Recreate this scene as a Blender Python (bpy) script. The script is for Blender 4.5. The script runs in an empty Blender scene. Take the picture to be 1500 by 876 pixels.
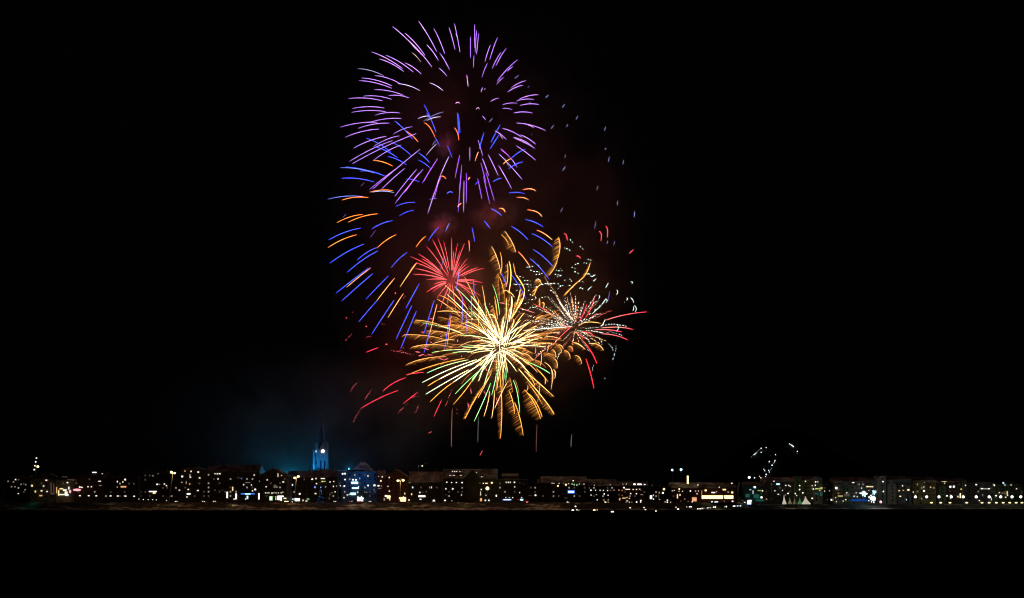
import bpy, bmesh, math, random
from mathutils import Vector
random.seed(7)
R = math.radians
sc = bpy.context.scene
COL = sc.collection

# ------------------------------------------------------------------ camera, world, exposure
F = 1458.33          # focal length in photo pixels (35 mm on a 36 mm sensor, 1500 px wide)
HZ = 740.0           # horizon row
EYE = 3.5
cam = bpy.data.cameras.new('camera'); co = bpy.data.objects.new('camera', cam); COL.objects.link(co)
cam.lens = 35; cam.sensor_width = 36; cam.clip_end = 12000; cam.clip_start = 0.5
cam.shift_y = (HZ - 438) / 1500
co.location = (0, 0, EYE); co.rotation_euler = (R(90), 0, 0)
sc.camera = co
w = bpy.data.worlds.new('World'); sc.world = w; w.use_nodes = True
bg = w.node_tree.nodes['Background']; bg.inputs[0].default_value = (.35, .45, .65, 1); bg.inputs[1].default_value = 0.0009
sc.view_settings.view_transform = 'Standard'; sc.view_settings.look = 'None'
sc.view_settings.exposure = 0; sc.view_settings.gamma = 1
sc.cycles.use_denoising = True
sc.cycles.max_bounces = 4; sc.cycles.volume_bounces = 0; sc.cycles.transparent_max_bounces = 8
sc.cycles.volume_step_rate = 4.0; sc.cycles.volume_max_steps = 128
sc.cycles.sample_clamp_indirect = 1.0
sc.cycles.pixel_filter_type = 'BLACKMAN_HARRIS'; sc.cycles.filter_width = 1.15

def P(x, y, D):                       # photo direction -> point at distance D
    return Vector(((x - 750) / F * D, D, EYE + (HZ - y) / F * D))
def X_(x, D): return (x - 750) / F * D
def Z_(y, D): return EYE + (HZ - y) / F * D

# light thrown by the bursting shells, then added lamps that only colour the smoke
FW = 850.0
def lamp(name, loc, energy, color, radius=1.0, kind='POINT', parent=None, **k):
    l = bpy.data.lights.new(name, kind); l.energy = energy; l.color = color
    l.shadow_soft_size = radius
    for a, b in k.items(): setattr(l, a, b)
    o = bpy.data.objects.new(name, l); COL.objects.link(o); o.location = loc
    if parent: o.parent = parent
    return o
lamp('burst_or_smoke_light', P(650, 165, FW), 0.075e5, (1, .25, .22), 12)
lamp('burst_or_smoke_light', P(735, 508, FW), 0.34e5, (1, .62, .38), 12)
lamp('burst_or_smoke_light', P(661, 410, FW), 0.11e5, (1, .1, .12), 8)
lamp('burst_or_smoke_light', P(842, 484, FW), 0.10e5, (1, .35, .2), 8)
lamp('burst_or_smoke_light', P(655, 208, FW - 5), 5e2, (1, .05, .3), 1.5)  # added lamp, no shell bursts here: makes the smoke glow magenta
lamp('burst_or_smoke_light', P(644, 331, FW - 5), 9e2, (1, .04, .12), 1.5)  # added inside the smoke above the red burst to turn it crimson
lamp('burst_or_smoke_light', P(720, 312, FW), 2.4e3, (1, .10, .08), 6)  # added lamp that lights the dull red wisp
lamp('burst_or_smoke_light', P(572, 530, FW - 20), 3.2e4, (1, .18, .05), 10)  # unseen added lamp, reddens the smoke at the lower left

# ------------------------------------------------------------------ materials
MATS = {}
def mat(name, color, rough=.8, noise=None, spec=.3, metallic=0, bump=0, scale=1.0):
    if name in MATS: return MATS[name]
    m = bpy.data.materials.new(name); m.use_nodes = True
    nt = m.node_tree; b = nt.nodes['Principled BSDF']
    b.inputs['Roughness'].default_value = rough; b.inputs['Metallic'].default_value = metallic
    b.inputs['Specular IOR Level'].default_value = spec
    b.inputs['Base Color'].default_value = (*color, 1)
    if noise:
        tc = nt.nodes.new('ShaderNodeTexCoord'); n = nt.nodes.new('ShaderNodeTexNoise')
        n.inputs['Scale'].default_value = scale; n.inputs['Detail'].default_value = 6
        r = nt.nodes.new('ShaderNodeValToRGB')
        r.color_ramp.elements[0].position = .38; r.color_ramp.elements[1].position = .62
        r.color_ramp.elements[0].color = (*noise, 1); r.color_ramp.elements[1].color = (*color, 1)
        nt.links.new(tc.outputs['Object'], n.inputs['Vector']); nt.links.new(n.outputs['Fac'], r.inputs[0])
        nt.links.new(r.outputs[0], b.inputs['Base Color'])
        if bump:
            bp = nt.nodes.new('ShaderNodeBump'); bp.inputs['Strength'].default_value = bump; bp.inputs['Distance'].default_value = .3
            nt.links.new(n.outputs['Fac'], bp.inputs['Height']); nt.links.new(bp.outputs[0], b.inputs['Normal'])
    MATS[name] = m; return m
def wallmat(name, color):
    """rendered facade with storey bands and stains"""
    if name in MATS: return MATS[name]
    m = mat(name, color, .85, tuple(c * .7 for c in color), scale=.25)
    nt = m.node_tree; b = nt.nodes['Principled BSDF']
    tc = nt.nodes.new('ShaderNodeTexCoord'); br = nt.nodes.new('ShaderNodeTexBrick')
    br.inputs['Scale'].default_value = .9
    mp = nt.nodes.new('ShaderNodeMapping'); mp.inputs['Rotation'].default_value = (R(90), 0, 0)
    src = b.inputs['Base Color'].links[0].from_socket
    nt.links.new(tc.outputs['Object'], mp.inputs[0]); nt.links.new(mp.outputs[0], br.inputs['Vector'])
    br.inputs['Color1'].default_value = (.8, .8, .8, 1); br.inputs['Color2'].default_value = (1, 1, 1, 1); br.inputs['Mortar'].default_value = (.6, .6, .6, 1)
    mx = nt.nodes.new('ShaderNodeMixRGB'); mx.blend_type = 'MULTIPLY'; mx.inputs[0].default_value = .6
    nt.links.new(src, mx.inputs[1]); nt.links.new(br.outputs['Color'], mx.inputs[2]); nt.links.new(mx.outputs[0], b.inputs['Base Color'])
    return m
def emis(name, color, strength, sample=False):
    if name in MATS: return MATS[name]
    m = bpy.data.materials.new(name); m.use_nodes = True; nt = m.node_tree
    b = nt.nodes['Principled BSDF']; b.inputs['Base Color'].default_value = (.05, .05, .05, 1)
    b.inputs['Emission Color'].default_value = (*color, 1); b.inputs['Emission Strength'].default_value = strength
    if not sample: m.cycles.emission_sampling = 'NONE'
    MATS[name] = m; return m
SNOW = mat('snow', (.72, .74, .78), .7, (.5, .5, .52), scale=.15, bump=.4)
ROOFSNOW = mat('roof_snow', (.75, .76, .78), .7, (.16, .15, .14), scale=.12)
ROOFTHIN = mat('roof_thin_snow', (.34, .34, .34), .8, (.08, .075, .07), scale=.18)
ROOFDARK = mat('roof_dark', (.05, .045, .045), .6, (.12, .12, .12), scale=.1)
GLASS = mat('dark_glass', (.015, .018, .022), .12, spec=.6)
METAL = mat('grey_metal', (.22, .22, .21), .5, metallic=.6)
POLE = mat('painted_pole', (.42, .38, .3), .6)
BARK = mat('bark', (.09, .065, .045), .9, (.05, .035, .025), scale=4)
TWIG = mat('twigs', (.15, .10, .065), .9, (.09, .06, .04), scale=2)
NEEDLE = mat('needles', (.045, .07, .04), .9, (.02, .035, .02), scale=1.5)
BRICK = wallmat('brick_red', (.32, .2, .15))
WALLS = {'dark': wallmat('facade_brown', (.14, .11, .09)), 'grey': wallmat('facade_grey', (.22, .22, .22)),
         'cream': wallmat('facade_cream', (.45, .40, .28)), 'yellow': wallmat('facade_yellow', (.48, .40, .16)),
         'red': wallmat('facade_red', (.30, .10, .07)), 'green': wallmat('facade_green', (.22, .34, .16)),
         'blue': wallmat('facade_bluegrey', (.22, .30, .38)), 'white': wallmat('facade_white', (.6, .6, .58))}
LIT = {'w': ((1, .88, .68), 1.2), 'y': ((1, .8, .35), 1.2), 'o': ((1, .5, .22), .9), 'c': ((.75, .92, 1), 1.2),
       'd': ((1, .85, .7), .3), 'r': ((1, .08, .06), 1.3), 'b': ((.06, .25, 1), 1.3), 'g': ((.55, 1, .5), 1.0),
       'k': ((1, .25, .3), 2.2), 'W': ((1, .97, .9), 2.4), 'Y': ((1, .8, .34), 2.4), 'C': ((.4, .82, 1), 3.6),
       'l': ((.55, .75, .1), .6), 't': ((.1, .75, .6), .10), 'D': ((1, .66, .5), .07), 'B': ((0, .12, .8), .35)}  # deep blue is a glow painted as a strip on the facade
def litmat(k): return emis('lit_' + {'w':'white','y':'yellow','o':'orange','c':'cool','d':'dim','r':'red','b':'blue','g':'green','k':'pink','W':'bright_white','Y':'bright_yellow','C':'bright_cool','l':'lime','t':'teal','D':'faint','B':'deep_blue'}[k], *LIT[k])

# ------------------------------------------------------------------ mesh helpers
def mesh_obj(name, bm, m, parent=None, loc=(0, 0, 0), smooth=False):
    me = bpy.data.meshes.new(name); bmesh.ops.recalc_face_normals(bm, faces=bm.faces[:]); bm.to_mesh(me); bm.free()
    if smooth:
        for p in me.polygons: p.use_smooth = True
    if m: me.materials.append(m)
    o = bpy.data.objects.new(name, me); COL.objects.link(o); o.location = loc
    if parent: o.parent = parent
    return o
def bx(bm, x0, x1, y0, y1, z0, z1, mtx=None):
    v = [bm.verts.new(p) for p in ((x0,y0,z0),(x1,y0,z0),(x1,y1,z0),(x0,y1,z0),(x0,y0,z1),(x1,y0,z1),(x1,y1,z1),(x0,y1,z1))]
    for f in ((0,1,2,3),(4,5,6,7),(0,1,5,4),(1,2,6,5),(2,3,7,6),(3,0,4,7)): bm.faces.new([v[i] for i in f])
    if mtx is not None: bmesh.ops.transform(bm, matrix=mtx, verts=v)
    return v
def prism_y(bm, pts, y0, y1):         # polygon in xz extruded along y
    a = [bm.verts.new((x, y0, z)) for x, z in pts]; b = [bm.verts.new((x, y1, z)) for x, z in pts]
    bm.faces.new(a); bm.faces.new(b[::-1]); n = len(pts)
    for i in range(n): bm.faces.new((a[i], a[(i+1) % n], b[(i+1) % n], b[i]))
def prism_x(bm, pts, x0, x1):         # polygon in yz extruded along x
    a = [bm.verts.new((x0, y, z)) for y, z in pts]; b = [bm.verts.new((x1, y, z)) for y, z in pts]
    bm.faces.new(a); bm.faces.new(b[::-1]); n = len(pts)
    for i in range(n): bm.faces.new((a[i], a[(i+1) % n], b[(i+1) % n], b[i]))
def tube(bm, pts, rad, sides=4, lay=None, cols=None):
    rings = []; n = len(pts)
    for i, p in enumerate(pts):
        t = (pts[min(i+1, n-1)] - pts[max(i-1, 0)])
        t = t.normalized() if t.length > 1e-6 else Vector((0, 0, 1))
        u = t.cross(Vector((0, 1, 0)));
        if u.length < 1e-3: u = t.cross(Vector((1, 0, 0)))
        u.normalize(); v = t.cross(u)
        r = rad[i] if isinstance(rad, (list, tuple)) else rad
        ring = []
        for k in range(sides):
            a = 2 * math.pi * k / sides
            vv = bm.verts.new(p + u * (math.cos(a) * r) + v * (math.sin(a) * r))
            if lay is not None: vv[lay] = (*cols[i], 1)
            ring.append(vv)
        rings.append(ring)
    for i in range(n - 1):
        for k in range(sides):
            bm.faces.new((rings[i][k], rings[i][(k+1) % sides], rings[i+1][(k+1) % sides], rings[i+1][k]))
    bm.faces.new(rings[0]); bm.faces.new(rings[-1][::-1])
def cyl(bm, x, y, z0, z1, r0, r1=None, n=8):
    r1 = r0 if r1 is None else r1
    a = [bm.verts.new((x + r0*math.cos(2*math.pi*k/n), y + r0*math.sin(2*math.pi*k/n), z0)) for k in range(n)]
    b = [bm.verts.new((x + r1*math.cos(2*math.pi*k/n), y + r1*math.sin(2*math.pi*k/n), z1)) for k in range(n)]
    bm.faces.new(a[::-1]); bm.faces.new(b)
    for k in range(n): bm.faces.new((a[k], a[(k+1) % n], b[(k+1) % n], b[k]))
def ball(bm, c, r, seg=8, squash=1):
    res = bmesh.ops.create_uvsphere(bm, u_segments=seg, v_segments=max(4, seg-2), radius=r)
    for v in res['verts']: v.co = Vector((v.co.x, v.co.y, v.co.z * squash)) + Vector(c)
def empty(name, loc, label=None, cat=None, group=None):
    o = bpy.data.objects.new(name, None); COL.objects.link(o); o.location = loc; o.empty_display_size = .5
    if label: o['label'] = label
    if cat: o['category'] = cat
    if group: o['group'] = group
    return o
def structure(o, kind='structure'): o['kind'] = kind; return o
ORD = ['first','second','third','fourth','fifth','sixth','seventh','eighth','ninth','tenth','eleventh','twelfth','thirteenth','fourteenth','fifteenth','sixteenth','seventeenth','eighteenth','nineteenth','twentieth']

# ------------------------------------------------------------------ ground, ice, snow bank, hill
STREET = 5.4
SH = [(-900, 690), (820, 700), (880, 712), (1000, 722), (1080, 770), (1150, 845), (2400, 845)]
def shore(px):
    for (a, b), (c, d) in zip(SH, SH[1:]):
        if px <= c: return b + (d - b) * (px - a) / (c - a)
    return SH[-1][1]
bm = bmesh.new(); bx(bm, -4000, 4000, -60, 5000, -1, 0)
ICE = mat('bay_ice', (.030, .030, .032), .75, (.010, .010, .011), scale=.02, spec=0)
ICE.node_tree.nodes['Principled BSDF'].inputs['Roughness'].default_value = .9
structure(mesh_obj('frozen_bay', bm, ICE))
rows = [(-2, -.5), (0, .25), (2, .8), (4, 1.3), (6.5, 1.5), (9, 2.3), (12, 3.3), (15, 4.3), (18, 5.1), (20, STREET), (26, STREET), (40, STREET), (90, STREET), (400, 9), (1500, 14), (4000, 15)]
bm = bmesh.new(); grid = []
rs = random.Random(3)
cols_ = list(range(-900, 2401, 5))
ph = [rs.uniform(0, 6.28) for _ in range(9)]
for px in cols_:
    line = []
    for j, (d, z) in enumerate(rows):
        D = shore(px) + d + 1.5 * math.sin(px * .031 + ph[0]) + .8 * math.sin(px * .13 + ph[1])
        zz = z
        if 1 < j < 9:
            zz += .5 * math.sin(px * .09 + ph[2] + j) + .35 * math.sin(px * .31 + j * 2 + ph[3]) + rs.uniform(-.22, .22)
        if px > 1100 and j > 1: zz = zz * .8
        line.append(bm.verts.new((X_(px, D), D, zz)))
    grid.append(line)
for i in range(len(grid) - 1):
    for j in range(len(rows) - 1):
        bm.faces.new((grid[i][j], grid[i+1][j], grid[i+1][j+1], grid[i][j+1]))
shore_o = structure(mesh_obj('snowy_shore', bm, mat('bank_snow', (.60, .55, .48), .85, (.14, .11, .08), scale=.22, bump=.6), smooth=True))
shore_o.data.materials.append(mat('shaded_bank', (.03, .03, .032), .9, (.05, .05, .05), scale=.3))  # right-hand bank painted dark in place of its night shade
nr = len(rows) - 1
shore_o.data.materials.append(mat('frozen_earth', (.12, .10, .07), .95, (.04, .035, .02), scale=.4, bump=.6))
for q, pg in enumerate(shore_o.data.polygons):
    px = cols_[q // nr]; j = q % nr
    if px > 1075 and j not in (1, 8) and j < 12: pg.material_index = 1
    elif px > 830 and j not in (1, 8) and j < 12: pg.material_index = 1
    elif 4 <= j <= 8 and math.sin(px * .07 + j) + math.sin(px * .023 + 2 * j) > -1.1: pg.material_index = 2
# road along the quay
bm = bmesh.new(); prev = None
for px in range(-300, 2001, 20):
    D = shore(px) + 22; zz = STREET * (1 if px < 1100 else .8) + .035
    a = bm.verts.new((X_(px, D), D, zz)); b = bm.verts.new((X_(px, D + 8), D + 8, zz))
    if prev: bm.faces.new((prev[0], a, b, prev[1]))
    prev = (a, b)
structure(mesh_obj('quay_road', bm, mat('asphalt', (.05, .05, .052), .8, (.14, .14, .15), scale=.3)))
# hill with the ski slope
HX, HY = X_(1140, 2600), 2600
def hillz(x, y):
    z = 14 + 178 * math.exp(-((x - HX) / 165) ** 2 - ((y - HY) / 420) ** 2) + 40 * math.exp(-((x - HX - 260) / 300) ** 2 - ((y - HY - 200) / 500) ** 2)
    return z + 2.5 * math.sin(x * .05) * math.sin(y * .03)
bm = bmesh.new(); g = []
for i in range(49):
    g.append([bm.verts.new((HX - 900 + i * 37.5, 1700 + j * 45, hillz(HX - 900 + i * 37.5, 1700 + j * 45) - 2)) for j in range(45)])
for i in range(48):
    for j in range(44): bm.faces.new((g[i][j], g[i+1][j], g[i+1][j+1], g[i][j+1]))
structure(mesh_obj('wooded_hill', bm, mat('forest_floor', (.03, .035, .028), .95, (.05, .05, .05), scale=.02), smooth=True))

# ------------------------------------------------------------------ buildings
_unit = {}
def unit_box(m):
    if m.name not in _unit:
        bm = bmesh.new(); bx(bm, -.5, .5, -.5, .5, -.5, .5)
        me = bpy.data.meshes.new('pane_' + m.name); bm.to_mesh(me); bm.free(); me.materials.append(m); _unit[m.name] = me
    return _unit[m.name]
def box_part(name, m, parent, loc, size):
    o = bpy.data.objects.new(name, unit_box(m)); COL.objects.link(o); o.parent = parent
    o.location = loc; o.scale = size; return o

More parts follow.
